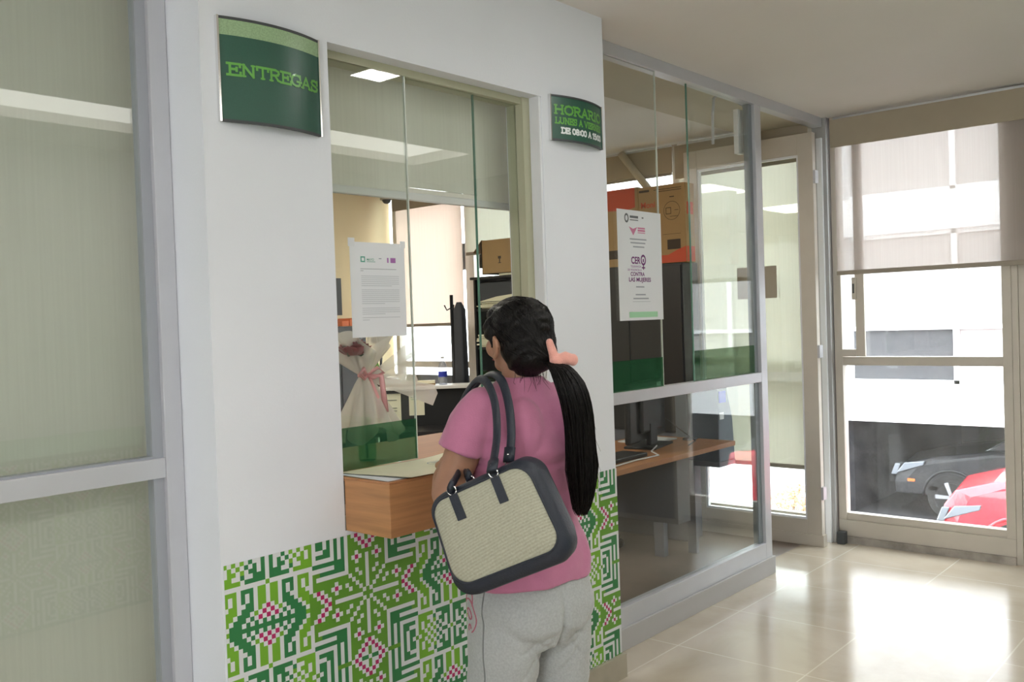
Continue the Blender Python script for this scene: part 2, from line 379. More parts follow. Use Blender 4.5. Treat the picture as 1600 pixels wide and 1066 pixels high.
# ------------------------------------------------------------------ lettering
GL = {   # slab letters as strokes in a 1 x 1 box; True = serifs at the stroke ends
 'A': (1.0, [[(.12, 0), (.5, 1), (.88, 0)], [(.28, .34), (.72, .34)]], [(.12, 0), (.88, 0)]),
 'D': (.95, [[(.16, 0), (.16, 1)], [(.0, 1), (.5, 1), (.8, .88), (.9, .62), (.9, .38), (.8, .12), (.5, 0), (.0, 0)]], []),
 'E': (.9, [[(.18, 0), (.18, 1)], [(0, 1), (.85, 1), (.85, .76)], [(0, 0), (.88, 0), (.88, .26)], [(.18, .52), (.6, .52)], [(.62, .38), (.62, .66)]], []),
 'G': (1.0, [[(.9, .68), (.88, 1), (.86, .86), (.7, .98), (.45, 1), (.2, .88), (.08, .62), (.08, .38), (.2, .12), (.45, 0), (.7, .04), (.84, .16), (.84, .42)], [(.58, .42), (1, .42)]], []),
 'H': (1.05, [[(.2, 0), (.2, 1)], [(.85, 0), (.85, 1)], [(.2, .52), (.85, .52)]], [(.2, 0), (.2, 1), (.85, 0), (.85, 1)]),
 'I': (.5, [[(.25, 0), (.25, 1)]], [(.25, 0), (.25, 1)]),
 'L': (.85, [[(.2, 0), (.2, 1)], [(.02, 0), (.82, 0), (.82, .3)]], [(.2, 1)]),
 'M': (1.2, [[(.2, 0), (.2, 1), (.6, .25), (1.0, 1), (1.0, 0)]], [(.2, 0), (.2, 1), (1.0, 0), (1.0, 1)]),
 'N': (1.1, [[(.2, 0), (.2, 1), (.88, 0), (.88, 1)]], [(.2, 0), (.14, 1), (.88, 1)]),
 'O': (1.0, [[(.5, 1), (.22, .9), (.08, .64), (.08, .36), (.22, .1), (.5, 0), (.78, .1), (.92, .36), (.92, .64), (.78, .9), (.5, 1)]], []),
 'R': (1.0, [[(.2, 0), (.2, 1)], [(.02, 1), (.55, 1), (.78, .9), (.82, .74), (.74, .58), (.55, .5), (.2, .5)], [(.5, .5), (.74, .1), (.98, 0)]], [(.2, 0)]),
 'S': (.85, [[(.76, .68), (.76, 1), (.7, .9), (.45, 1), (.2, .94), (.12, .76), (.2, .6), (.62, .44), (.76, .28), (.68, .08), (.42, 0), (.18, .08), (.1, 0), (.1, .32)]], []),
 'T': (.95, [[(.48, 0), (.48, 1)], [(.06, .74), (.06, 1), (.9, 1), (.9, .74)]], [(.48, 0)]),
 'U': (1.05, [[(.2, 1), (.2, .3), (.34, .06), (.54, 0), (.74, .06), (.86, .3), (.86, 1)]], [(.2, 1), (.86, 1)]),
 'V': (1.0, [[(.12, 1), (.5, 0), (.88, 1)]], [(.12, 1), (.88, 1)]),
 '0': (.85, [[(.42, 1), (.16, .86), (.08, .5), (.16, .14), (.42, 0), (.68, .14), (.76, .5), (.68, .86), (.42, 1)]], []),
 '1': (.6, [[(.08, .8), (.32, 1), (.32, 0)]], [(.32, 0)]),
 '5': (.85, [[(.74, 1), (.18, 1), (.15, .56), (.45, .64), (.7, .54), (.78, .32), (.68, .08), (.4, 0), (.12, .1)]], []),
 '8': (.85, [[(.42, 1), (.18, .9), (.16, .64), (.42, .52), (.7, .36), (.7, .1), (.42, 0), (.14, .1), (.14, .36), (.42, .52), (.68, .64), (.66, .9), (.42, 1)]], []),
 ':': (.4, [[(.2, .12), (.2, .24)], [(.2, .6), (.2, .72)]], []),
 ' ': (.5, [], []),
}
def slab(g, text, x, z, width, h, t, T, mi=0):
    """draw slab lettering; T maps (x, z, lift) to a point"""
    tot = sum(GL[c][0] for c in text); s = width/tot
    def rib(a, b, ta, lift):
        a, b = Vector(a), Vector(b); d = b-a
        if d.length < 1e-6: return
        d.normalize(); n = Vector((-d.y, d.x))*ta/2; a2, b2 = a-d*ta*.45, b+d*ta*.45
        g.add([T(p.x, p.y, lift) for p in (a2-n, b2-n, b2+n, a2+n)], [(0, 1, 2, 3)], mi)
    lift = 0
    for c in text:
        w, ss, se = GL[c]
        for st in ss:
            for i in range(len(st)-1):
                lift += 1e-6
                rib((x+st[i][0]*s, z+st[i][1]*h), (x+st[i+1][0]*s, z+st[i+1][1]*h), t, lift)
        for q in se:
            lift += 1e-6
            rib((x+(q[0]-.12)*s, z+q[1]*h), (x+(q[0]+.12)*s, z+q[1]*h), t*.7, lift)
        x += w*s
def text_mesh(g, body, x, z, h, T, mi=0, align='LEFT', bold=.0, width=None):
    cu = bpy.data.curves.new('t', 'FONT'); cu.body = body; cu.size = 1; cu.offset = bold; cu.align_x = align
    o = bpy.data.objects.new('t', cu); COL.objects.link(o)
    bpy.context.view_layer.update()
    me = bpy.data.meshes.new_from_object(o.evaluated_get(bpy.context.evaluated_depsgraph_get()))
    xs = [v.co.x for v in me.vertices]
    s = h/.72; sx = s if width is None or not xs else width/(max(xs)-min(xs))
    g.add([T(x+v.co.x*sx, z+v.co.y*s, 0) for v in me.vertices], [tuple(p.vertices) for p in me.polygons], mi)
    bpy.data.objects.remove(o); bpy.data.curves.remove(cu); bpy.data.meshes.remove(me)

# ================================================================== THE SETTING
ZC, XE, GY = 2.73, 5.87, .168
XL, XR = 1.7325, 2.735          # service window opening
XA, XC = 1.3147, 3.15           # white wall
# floors
struct(box('floor', -3.1, XE+.15, -3.6, .3, -.15, 0, 'floor'))
struct(box('floor', -3.1, XE+.15, .3, 4.5, -.15, 0, 'floor_office'))
# ceiling with the long light trough
g = G()
g.box(-3.1, XE+.15, -2.3, 4.5, ZC, ZC+.12); g.box(4.95, XE+.15, -2.9, -2.3, ZC, ZC+.12); g.box(-3.1, XE+.15, -3.6, -2.9, ZC, ZC+.12)
g.box(-3.1, 4.95, -2.99, -2.9, ZC+.12, ZC+.34); g.box(-3.1, 4.95, -2.3, -2.21, ZC+.12, ZC+.34)
g.box(4.95, 5.04, -2.99, -2.21, ZC+.12, ZC+.34); g.box(-3.1, 5.04, -2.99, -2.21, ZC+.34, ZC+.4)
struct(g.build('ceiling', 'ceiling'))
struct(box('ceiling_strip' if False else 'trim_1', 3.2, XE, GY+.05, .70, ZC-.03, ZC, 'olive'))  # strip under the ceiling beside the glass, darker olive grey
# front white wall with service opening
g = G()
g.box(XA, XL, 0, GY+.01, 0, ZC); g.box(XR, XC, 0, GY+.01, 0, ZC)
g.box(XL, XR, 0, GY+.01, 0, .888); g.box(XL, XR, 0, GY+.01, 2.343, ZC)
struct(g.build('wall_front', 'wall'))
struct(box('baseboard_front', XA, XC+.012, -.018, 0, 0, .098, mat('beige_stone', (.42, .38, .30), .4, noise=.1, scale=8)))
struct(box('wall_back', -3.1, XE+.1, -3.6, -3.5, 0, ZC, 'wall2'))
g = G(); g.box(-3.1, -3.0, -2.1, 4.5, 0, ZC); g.box(-3.1, -3.0, -3.5, -3.2, 0, ZC); g.box(-3.1, -3.0, -3.2, -2.1, 0, .5); g.box(-3.1, -3.0, -3.2, -2.1, 2.6, ZC)
struct(g.build('wall_left', 'wall2'))
w10 = sempty('window_10', (-3.05, -1.7, .5)); g = G()  # unseen window, added so daylight brightens the corridor
for y in (-3.2, -2.65, -2.15): g.box(-3.08, -3.02, y, y+.05, .5, 2.6)
g.box(-3.08, -3.02, -3.2, -2.1, .5, .55); g.box(-3.08, -3.02, -3.2, -2.1, 2.55, 2.6); g.build('window_frame', 'alu_white', w10)
struct(box('wall_far', -3.0, XE+.0, 4.4, 4.5, 0, ZC, 'cream'))
struct(box('wall_right', XE-.02, XE+.12, -3.5, -.974, 0, ZC, mat('taupe_end_wall', (.15, .145, .14), .7)))

# ---- mural pattern (cells of 13 mm), mirrored about the star, the diamond and the sunburst
PW, PH, CS = 27, 15, .0131
def cell(c, r):
    c = abs((c+PW) % (2*PW)-PW); r = abs((r+PH) % (2*PH)-PH)      # quarter tile 0..27, 0..15
    k = PW-c
    if (c, r) == (0, 0) or (c, r) in ((1, 0), (0, 1)): return 'm'
    # diamond
    dr = c+abs(r-PH)
    if dr == 4: return 'p'
    if dr in (5, 3): return 'w' if (dr == 3 and c > 0 and r < PH) or dr == 5 and c > 0 or (dr == 3) else 'm'
    if dr < 3:
        if dr == 0: return 'w'
        if r == PH: return 'd'
        if c == 0: return 'm'
        return 'w'
    # pink chevron tip at (11, 0)
    if r <= 3:
        if c == 11+r: return 'p'
        if c in (10+r, 12+r) and not (r == 0 and c == 10): return 'w'
    if c == 0 and 2 <= r <= 10: return 'w'
    if r == 0 and 2 <= c <= 9: return 'w'
    if c == r and c <= 5: return 'w'
    for fc, fr in ((9, 3), (3, 9)):
        if (c, r) == (fc, fr): return 'p'
        if abs(c-fc)+abs(r-fr) == 1: return 'w'
    if (c, r) in ((2, 5), (3, 6), (5, 2), (6, 3)): return 'w'
    # square spiral block
    if 6 <= c <= 15 and r >= 6 and not (c > 13 and r < 8 and r > 6):
        if r == PH and c <= 9: return 'm'
        if r == 6: return 'w' if c <= 14 else 'm'
        if c == 6: return 'w'
        if c == 8 and 10 <= r <= 14: return 'w'
        if r == 8 and c >= 10: return 'w'
        if c == 10 and r >= 10: return 'w'
        if r == 10 and c >= 11: return 'w'
        if c == 15 and r >= 10: return 'm' if r == PH else 'w'
        if r == 12 and c in (13, 14): return 'w'
        if c == 12 and r >= 13: return 'w'
        if c == 14 and r == PH: return 'w'
        return 'd'
    # sunburst panel (k = distance from its centre)
    if k <= 11 and r <= 8:
        if k == 11 and r >= 4: return 'w'
        if k+r == 4 and k <= 2: return 'p'
        if (k, r) == (0, 2): return 'p'
        if k <= 3 and r >= 1 and k+r in (3, 5) and r <= 4: return 'w'
        if (k, r) in ((0, 1), (2, 1), (1, 2), (3, 2), (4, 1), (4, 3), (5, 2), (6, 1), (1, 4)): return 'w'
        if (k, r) == (3, 3): return 'l'
        if k == 0 and r >= 5: return 'w'
        if k == 3 and r >= 4: return 'w'
        if k == 7 and r >= 4: return 'w'
        if k in (1, 2) and r >= 4: return 'l'
        if k+r == 11 and 1 <= r <= 5: return 'w'
        if k == 5 and r in (6, 7): return 'w'
        if k == 6 and r == 5: return 'w'
        if k == 9 and r in (6, 7): return 'w'
        if k == 10 and r == 5: return 'w'
        if k+r <= 10 and k <= 9 and r <= 5: return 'd'
        if 4 <= k <= 6: return 'd'
        if 8 <= k <= 10: return 'l'
        return 'l' if k < 11 else 'm'
    if r == 9 and c >= 16: return 'l' if k == 0 else 'w'
    if c >= 16 and r >= 10:
        if k == 0: return 'w' if r != PH else 'l'
        base = 'l' if c <= 21 else 'd'
        if c == 17 and r in (12, 13): return 'w'
        if c == 16 and r == PH: return 'w'
        if c == 21 and r == 10: return 'w'
        if c == 21 and r == 11: return 'd'
        if r == 11 and c in (19, 20, 22, 23): return 'w'
        if abs(c-21)+abs(r-14) <= 3 and r >= 12 and (c+r) % 2 == 0: return 'w'
        if c == 25 and r in (12, 13, 14): return 'w'
        if c == 26 and r == PH: return 'w'
        return base
    return 'm' if c < 16 else 'l'
MI = {'w': 0, 'l': 1, 'm': 2, 'd': 3, 'p': 4}
def mural(name, u0, u1, z0, z1, T, us=1.8075, zs=.6852):
    """T(u, z, depth) -> point; star centre at (us, zs)"""
    g = G(); n0 = math.floor((u0-us)/CS-.5); n1 = math.ceil((u1-us)/CS+.5); k0 = math.floor((z0-zs)/CS-.5); k1 = math.ceil((z1-zs)/CS+.5)
    for i in range(n0, n1+1):
        a, b = max(u0, us+(i-.5)*CS), min(u1, us+(i+.5)*CS)
        if b <= a+1e-6: continue
        j = k0
        while j <= k1:
            c = cell(i, -j); e = j
            while e+1 <= k1 and cell(i, -(e+1)) == c: e += 1
            lo, hi = max(z0, zs+(j-.5)*CS), min(z1, zs+(e+.5)*CS)
            if hi > lo+1e-6: g.add([T(a, lo, 0), T(b, lo, 0), T(b, hi, 0), T(a, hi, 0)], [(0, 1, 2, 3)], MI[c])
            j = e+1
    # thin vinyl body behind the print
    g.add([T(u, z, d) for u in (u0, u1) for z in (z0, z1) for d in (.0004, .0025)], [(0, 1, 3, 2), (4, 6, 7, 5), (0, 4, 5, 1), (2, 3, 7, 6), (0, 2, 6, 4), (1, 5, 7, 3)], 0)
    me_o = g.build(name, ['mur_w', 'mur_l', 'mur_m', 'mur_d', 'mur_p'])
    return me_o
tag(mural('wall_mural', XA+.006, XC, .099, .874, lambda u, z, d: Vector((u, -.003+d, z))), 'green white and magenta geometric embroidery mural covering the lower white wall', 'mural')

# ---- left glazing (window_1)
w1 = sempty('window_1', (0, GY, 0))
g = G(); g.box(1.262, XA-.001, GY-.004, GY+.05, 0, ZC)
g.box(-2.99, 1.262, GY, GY+.05, 1.105, 1.159); g.box(-2.99, 1.262, GY, GY+.05, 0, .15); g.box(-2.99, 1.262, GY, GY+.05, 2.66, ZC)
g.build('window_frame', 'alu', w1, .002)
g = G()
for z0, z1 in ((.15, 1.105), (1.159, 2.66)):
    g.box(1.232, 1.262, GY+.012, GY+.045, z0, z1); g.box(-2.99, 1.232, GY+.012, GY+.045, z0, z0+.006)
g.build('glazing_bead', mat('shaded_grey_bead', (.36, .38, .42), .4, .2), w1)
g = G(); g.box(-2.99, 1.235, GY+.02, GY+.026, .15, 1.107); g.box(-2.99, 1.235, GY+.02, GY+.026, 1.157, 2.66)
g.build('glass', 'glass', w1)

# ---- right partition glazing (window_2)
w2 = sempty('window_2', (XC, GY, 0))
g = G()
g.box(XC+.002, XE-.07, GY-.003, GY+.06, 2.672, ZC); g.box(4.86, 4.934, GY, GY+.06, .098, 2.672)
g.box(XC+.002, 4.86, GY+.001, GY+.05, 1.105, 1.159); g.box(XC+.002, 4.86, GY+.001, GY+.05, .098, .187)
g.build('window_frame', 'alu', w2, .002)
G().box(XC+.002, 4.948, GY-.012, GY+.06, 0, .098).build('plinth', mat('plinth_grey', (.46, .45, .45), .5), w2, .002)
G().box(4.815, 4.86, GY+.02, GY+.055, .187, 1.105).box(4.825, 4.86, GY+.02, GY+.055, 1.159, 2.672).build('glazing_bead', mat('blue_grey_bead', (.22, .25, .27), .4, .2), w2)
G().box(XC+.002, 4.86, GY+.024, GY+.030, .187, 1.105).build('glass', 'glass', w2)
a = sempty('window_2_pane', (3.5, GY, 1.2)) if False else w2
G().box(XC+.002, 3.830, GY+.010, GY+.016, 1.159, 2.672).build('sliding_pane', 'glass', w2)
G().box(XC+.003, 3.829, GY+.0085, GY+.0095, 1.160, 1.300).build('tinted_band', 'green_band', w2)
G().box(4.160, 4.824, GY+.0245, GY+.0255, 1.160, 1.315).build('tinted_band', 'green_band2', w2)
G().box(3.830, 3.834, GY+.009, GY+.017, 1.159, 2.672).build('pane_edge', 'glass_edge_pale', w2)
G().box(4.158, 4.826, GY+.026, GY+.032, 1.159, 2.672).build('sliding_pane', 'glass', w2)
G().box(4.153, 4.158, GY+.025, GY+.033, 1.159, 2.672).build('pane_edge', 'glass_edge', w2)

# ---- service window in the white wall (window_3)
w3 = sempty('window_3', (XL, .05, .89))
g = G(); g.box(XR-.052, XR, .05, .13, 1.05, 2.343); g.box(XL, XR, .06, .13, 2.318, 2.343); g.box(XL, XL+.012, .06, .13, 1.05, 2.318)
g.build('window_frame', mat('olive_frame', (.42, .42, .30), .5), w3, .001)
G().box(XR-.012, XR, .004, .05, 1.05, 2.343).build('reveal_trim', 'alu_white', w3)
G().box(XL+.012, 2.094, .064, .070, 1.052, 2.318).build('sliding_pane', 'glass', w3)
G().box(XL+.013, 2.093, .0625, .0635, 1.053, 1.186).build('tinted_band', 'green_band', w3)
G().box(2.094, 2.098, .063, .071, 1.052, 2.318).build('pane_edge', 'glass_edge_pale', w3)
G().box(2.449, XR-.052, .084, .090, 1.052, 2.318).build('sliding_pane', 'glass', w3)
G().box(2.445, 2.449, .083, .091, 1.052, 2.318).build('pane_edge', 'glass_edge', w3)
G().box(2.098, 2.445, .074, .080, 1.955, 2.318).build('upper_pane', 'glass', w3)

# ---- facade: windows across corridor end and office (plane x = XE)
def facade_window(n, y0, y1, mull=(), trans=1.13, trans_h=.055, fm='alu_warm', sash=None, sill=.147, base=True, dirty=False):
    w = sempty('window_%d' % n, (XE, (y0+y1)/2, 0)); g = G(); F0, F1 = XE-.03, XE+.04
    g.box(F0-.002, F1, y0, y1, 0, sill); g.box(F0+.01, F1, y0+.05, y1-.05, sill, sill+.045); g.box(F0, F1, y0+.05, y1-.05, 2.66, ZC)
    g.box(F0, F1, y0, y0+.05, sill, ZC); g.box(F0, F1, y1-.05, y1, sill, ZC)
    g.box(F0+.002, F1-.002, y0+.05, y1-.05, trans, trans+trans_h)
    for m in mull: g.box(F0, F1, m-.03, m+.03, sill, 2.66)
    g.build('window_frame', fm, w, .002)
    G().box(XE+.002, XE+.008, y0+.03, y1-.03, sill+.02, 2.67).build('glass', 'glass_dirty' if dirty else 'glass', w)
    return w
w = facade_window(4, -.895, .135, trans=1.142, trans_h=.055, dirty=True)
G().box(XE-.047, XE-.028, -.067, -.01, 1.199, 2.6).box(XE-.045, XE-.027, -.008, .083, 1.199, 1.245).build('sash_frame', 'alu_warm', w, .002)
G().box(XE-.062, XE-.045, -.02, .005, 1.56, 1.70).build('window_latch', 'alu_warm', w, .002)
G().box(XE-.066, XE-.062, -.012, -.003, 1.60, 1.66).build('latch_button', 'gasket', w)
G().box(XE-.05, XE-.03, -.895, .135, 0, .045).build('threshold', mat('stained_threshold', (.33, .30, .27), .7, noise=.4, scale=9), w)
g = G(); g.box(XE-.03, XE+.04, -.93, -.896, 0, ZC); g.box(XE-.028, XE+.04, -.972, -.932, 0, ZC); struct(g.build('trim_4', 'alu_warm', None, .002))
w = facade_window(6, .235, 1.245, trans=1.10, trans_h=.063, sill=.11)
facade_window(7, 1.245, 2.30, trans=1.10); facade_window(8, 2.30, 3.345, trans=1.10)
facade_window(9, 3.345, 4.33, trans=1.10)
# corner post between corridor and office
g = G(); g.box(XE-.07, XE+.04, .14, .235, 0, ZC); struct(g.build('trim_2', mat('corner_post_grey', (.40, .40, .40), .4, .2), None, .003))
struct(box('trim_3', XE-.09, XE-.07, .165, .20, 0, 2.6, 'alu_white'))
tag(box('floor_spring_box', XE-.10, XE-.051, .075, .125, 0, .08, 'gasket', None, .004), 'small black pivot block on the floor at the foot of the corner post', 'door pivot')
# mural on the corridor end wall beside the windows
tag(mural('wall_mural', -3.49, -1.78, .02, 1.08, lambda u, z, d: Vector((XE-.024+d, u, z))), 'green embroidery mural low on the end wall beyond the windows', 'mural')

# ---- open aluminium framed door leaf
DX = 5.64
d1 = sempty('door_1', (DX, .18, 0))
g = G(); g.box(DX, DX+.045, .165, .262, .075, 2.62); g.box(DX, DX+.045, .985, 1.085, .075, 2.62)
g.box(DX, DX+.045, .262, .985, 2.49, 2.62); g.box(DX, DX+.045, .262, .985, .075, .165)
g.build('door_frame', 'alu_warm', d1, .002)
g = G(); 
for a, b, c, e in ((.262, .275, .165, 2.49), (.972, .985, .165, 2.49)): g.box(DX+.008, DX+.037, a, b, c, e)
g.box(DX+.008, DX+.037, .275, .972, .165, .178); g.box(DX+.008, DX+.037, .275, .972, 2.477, 2.49)
g.build('glazing_bead', 'alu_white', d1)
G().box(DX+.02, DX+.026, .27, .98, .17, 2.485).build('glass', 'glass', d1)
G().box(DX-.002, DX+.047, .15, .165, .3, .38).box(DX-.002, DX+.047, .15, .165, 1.2, 1.28).box(DX-.002, DX+.047, .15, .165, 2.3, 2.38).build('door_hinge', 'alu', d1)
G().box(DX-.004, DX+.049, .155, 1.16, .0, .075).build('door_plinth', 'alu_warm', d1, .002)
tag(box('paper_notice', DX+.012, DX+.0135, .43, .71, 1.59, 1.80, mat('tan_paper', (.45, .41, .33), .8)), 'blank tan paper sheet on the glass of the open door', 'notice')

# ---- roller blinds
def blind(name, label, axis, p, a0, a1, z0, z1, fab, valance=None, bar='bar', loc=None, group=None, vt=.012):
    """axis 'y': fabric lies in plane x = p between y a0..a1; axis 'x': plane y = p"""
    t = thing(name, label, 'blind', (p, (a0+a1)/2, z0) if axis == 'y' else ((a0+a1)/2, p, z0), group)
    def bx(g, d0, d1, a, b, c, e): return g.box(d0, d1, a, b, c, e) if axis == 'y' else g.box(a, b, d0, d1, c, e)
    bx(G(), p-.0006, p+.0006, a0, a1, z0, z1).build('fabric', fab, t)
    bx(G(), p-.009, p+.009, a0-.004, a1+.004, z0-.028, z0).build('bottom_bar', bar, t, .004)
    if valance: bx(G(), p-vt-.01, p-.01, a0-.02, a1+.02, valance, z1).build('valance', 'valance', t, .003)
    g = G()
    if axis == 'y': g.cyl((p+.0, a0, z1+.0), (p+.0, a1, z1+.0), .018)
    else: g.cyl((a0, p+.02, z1), (a1, p+.02, z1), .018)
    g.build('roller', 'alu_white', t, smooth=True)
    return t
blind('roller_blind', 'pale translucent roller blind half lowered over the corridor end window', 'y', XE-.075, -1.20, .085, 1.745, ZC-.03, 'blind_day', 2.525, 'bar_taupe')
blind('roller_blind', 'cream roller blind lowered almost to the floor behind the open door', 'y', XE-.10, .26, 1.20, .49, ZC-.03, 'blind_cream', 2.465, 'bar_taupe')
blind('roller_blind', 'rolled up taupe blind above the monitor boxes', 'y', XE-.10, 1.26, 2.28, 2.53, ZC-.03, 'blind_cream', 2.52, 'bar_taupe')
blind('roller_blind', 'cream roller blind partly lowered behind the open cardboard box', 'y', XE-.10, 2.32, 3.31, 2.10, ZC-.03, 'blind_cream', 2.56, 'bar_taupe')
blind('roller_blind', 'rose tinted roller blind over the farthest office window', 'y', XE-.10, 3.36, 4.20, 1.50, ZC-.03, 'blind_pink', 2.545, 'bar_taupe')
blind('roller_blind', 'grey roller blind with white bottom bar behind the service window', 'x', .215, 1.60, 2.86, 1.965, 2.40, 'blind_grey_bright')
blind('roller_blind', 'wide grey roller blind filling the glazing left of the white wall', 'x', .30, -2.9, 1.40, .06, 2.70, 'blind_grey')

# ---- lamps
def square_lamp(x, y, s, m, label, group=None, z=ZC):
    t = thing('ceiling_lamp', label, 'lamp', (x, y, z), group)
    g = G(); w = .012
    g.box(x-s/2-w, x+s/2+w, y-s/2-w, y-s/2, z-.012, z); g.box(x-s/2-w, x+s/2+w, y+s/2, y+s/2+w, z-.012, z)
    g.box(x-s/2-w, x-s/2, y-s/2, y+s/2, z-.012, z); g.box(x+s/2, x+s/2+w, y-s/2, y+s/2, z-.012, z)
    g.build('lamp_frame', 'lampbody', t); G().box(x-s/2, x+s/2, y-s/2, y+s/2, z-.009, z-.001).build('diffuser', m, t)
    return t
square_lamp(3.01, -1.10, .19, 'led_spot', 'small square ceiling lamp mirrored in the service window')
square_lamp(-.6, -1.10, .19, 'led_spot', 'added small square ceiling lamp, unseen behind the camera')  # extra downlight out of view, added to light the corridor
for x, y, l in ((.8, 2.3, 'added office ceiling panel lamp, unseen over the left of the office'), (3.1, 2.5, 'added office ceiling panel lamp hidden behind the service window blind')):  # out-of-view panels, added to light the office
    square_lamp(x, y, .9, 'led_office_added', l)
t = thing('cove_light', 'long warm light strip recessed in the corridor ceiling', 'lamp', (0, -2.34, ZC+.2))
G().box(-2.95, 4.9, -2.42, -2.305, ZC+.06, ZC+.07).build('light_tube', 'led_cove', t)
G().box(-2.95, 4.9, -2.42, -2.305, ZC+.071, ZC+.10).build('lamp_holder', 'lampbody', t)
G().box(-2.95, 4.9, -2.90, -2.425, ZC+.06, ZC+.07).build('diffuser', 'led_cove2', t)

# ---- opposite counter clad in the same mural (seen only mirrored in the glass)
t = thing('reception_counter', 'mural clad counter across the corridor mirrored in the service window', 'counter', (3.0, -2.8, 0))
G().box(1.2, 4.0, -3.3, -2.36, 0, .86).build('counter_body', 'mur_d', t)
G().box(1.18, 4.02, -3.32, -2.34, .86, .885).build('counter_top', 'mur_top', t)
mp = mural('mural_cladding', 1.2, 4.0, .02, .86, lambda u, z, d: Vector((u, -2.355-d, z))); put(mp, t)

# ================================================================== SIGNS
def curved_sign(name, label, x0, x1, z0, z1, bulge, draw):
    t = thing(name, label, 'sign', ((x0+x1)/2, 0, z0)); N = 24
    def yb(x): u = (x-x0)/(x1-x0)*2-1; return -.006-bulge*(1-u*u)
    def strip(z_a, z_b, th, out, nm, mt):
        g = G(); rings = []
        for i in range(N+1):
            x = x0+(x1-x0)*i/N; y = yb(x)
            rings.append([(x, y-out, z_a), (x, y-out, z_b), (x, y+th, z_b), (x, y+th, z_a)])
        return g.loft(rings).build(nm, mt, t)
    strip(z0, z1, .002, 0, 'sign_face', 'sign_green')
    strip(z1-.001, z1+.006, .004, .003, 'top_trim', 'gasket'); strip(z0-.006, z0+.001, .004, .003, 'bottom_trim', 'gasket')
    G().box(x0-.006, x0, -.012, 0, z0-.006, z1+.006).build('side_trim', 'chrome', t); G().box(x1, x1+.005, -.012, 0, z0-.006, z1+.006).build('side_trim', 'chrome', t)
    T = lambda x, z, l=0: Vector((x, yb(x)-.0012-l*8, z))
    draw(t, T, N, x0, x1, yb)
    return t
def draw1(t, T, N, x0, x1, yb):
    g = G(); N2 = 24
    for i in range(N2):
        a, b = x0+(x1-x0)*i/N2, x0+(x1-x0)*(i+1)/N2
        g.add([Vector((a, yb(a)-.0008, 2.288)), Vector((b, yb(b)-.0008, 2.288)), Vector((b, yb(b)-.0008, 2.331)), Vector((a, yb(a)-.0008, 2.331))], [(0, 1, 2, 3)])
    g.build('pale_band', 'sign_pale', t)
    g = G(); slab(g, 'ENTREGAS', 1.385, 2.183, .300, .030, .0066, T); g.build('lettering', 'sign_lime', t)
def draw2(t, T, N, x0, x1, yb):
    g = G(); slab(g, 'HORARIO', 2.795, 2.288, .305, .032, .0082, T); g.build('lettering', 'sign_lime', t)
    g = G(); slab(g, 'LUNES A VIERNES', 2.800, 2.251, .300, .022, .0055, T); g.build('lettering', 'sign_lime', t)
    g = G(); slab(g, 'DE 08:00 A 15:00', 2.828, 2.215, .270, .020, .0062, T); g.build('lettering', 'sign_white', t)
curved_sign('wall_sign', 'curved dark green sign reading ENTREGAS left of the service window', 1.366, 1.690, 2.062, 2.331, .030, draw1)
curved_sign('wall_sign', 'smaller curved green opening hours sign right of the service window', 2.782, 3.110, 2.190, 2.353, .030, draw2)

# ================================================================== NOTICES ON THE GLASS
def lines(g, T, x0, x1, zs, h, mi=0, last=.4):
    for i, z in enumerate(zs):
        xx = x1 if i < len(zs)-1 or last is None else x0+(x1-x0)*last
        g.add([T(x0, z, 0), T(xx, z, 0), T(xx, z+h, 0), T(x0, z+h, 0)], [(0, 1, 2, 3)], mi)
t = thing('paper_notice', 'white typed letter taped inside the left pane of the service window', 'notice', (1.95, .0625, 1.46))
G().box(1.838, 2.066, .0612, .0622, 1.463, 1.763).build('sheet', 'paper', t)
G().box(1.832, 1.858, .0602, .0612, 1.748, 1.775).build('tape', mat('clear_tape', (.70, .73, .76), .3), t)
G().box(2.048, 2.070, .0602, .0612, 1.750, 1.772).build('tape', 'paper', t)
T = lambda x, z, l=0: Vector((x, .0605, z))
g = G(); text_mesh(g, 'MAYO', 1.905, 1.705, .0075, T, 0, bold=.01)
g.box(1.880, 1.898, .0603, .0606, 1.700, 1.718); g.box(1.884, 1.894, .0600, .0603, 1.704, 1.714, 1); g.box(1.905, 1.94, .0603, .0606, 1.701, 1.7025)
g.build('emblem', ['ink_teal', 'paper'], t)
g = G(); g.box(1.955, 1.966, .0603, .0606, 1.711, 1.714); lines(g, T, 1.878, 2.028, [1.678, 1.672], .0018, 0, .08)
lines(g, T, 1.880, 2.038, [1.656-.0062*i for i in range(6)], .0011, 0, .8)
lines(g, T, 1.880, 2.038, [1.612-.0062*i for i in range(8)], .0011, 0, .6)
lines(g, T, 1.880, 2.038, [1.554-.0062*i for i in range(4)], .0011, 0, .6)
lines(g, T, 1.880, 2.038, [1.524, 1.517], .0011, 0, .18)
g.build('typed_text', 'ink', t)
g = G(); g.box(1.990, 1.996, .0603, .0606, 1.700, 1.716); g.box(2.004, 2.026, .0603, .0606, 1.700, 1.716); g.build('emblem', 'ink_violet', t)

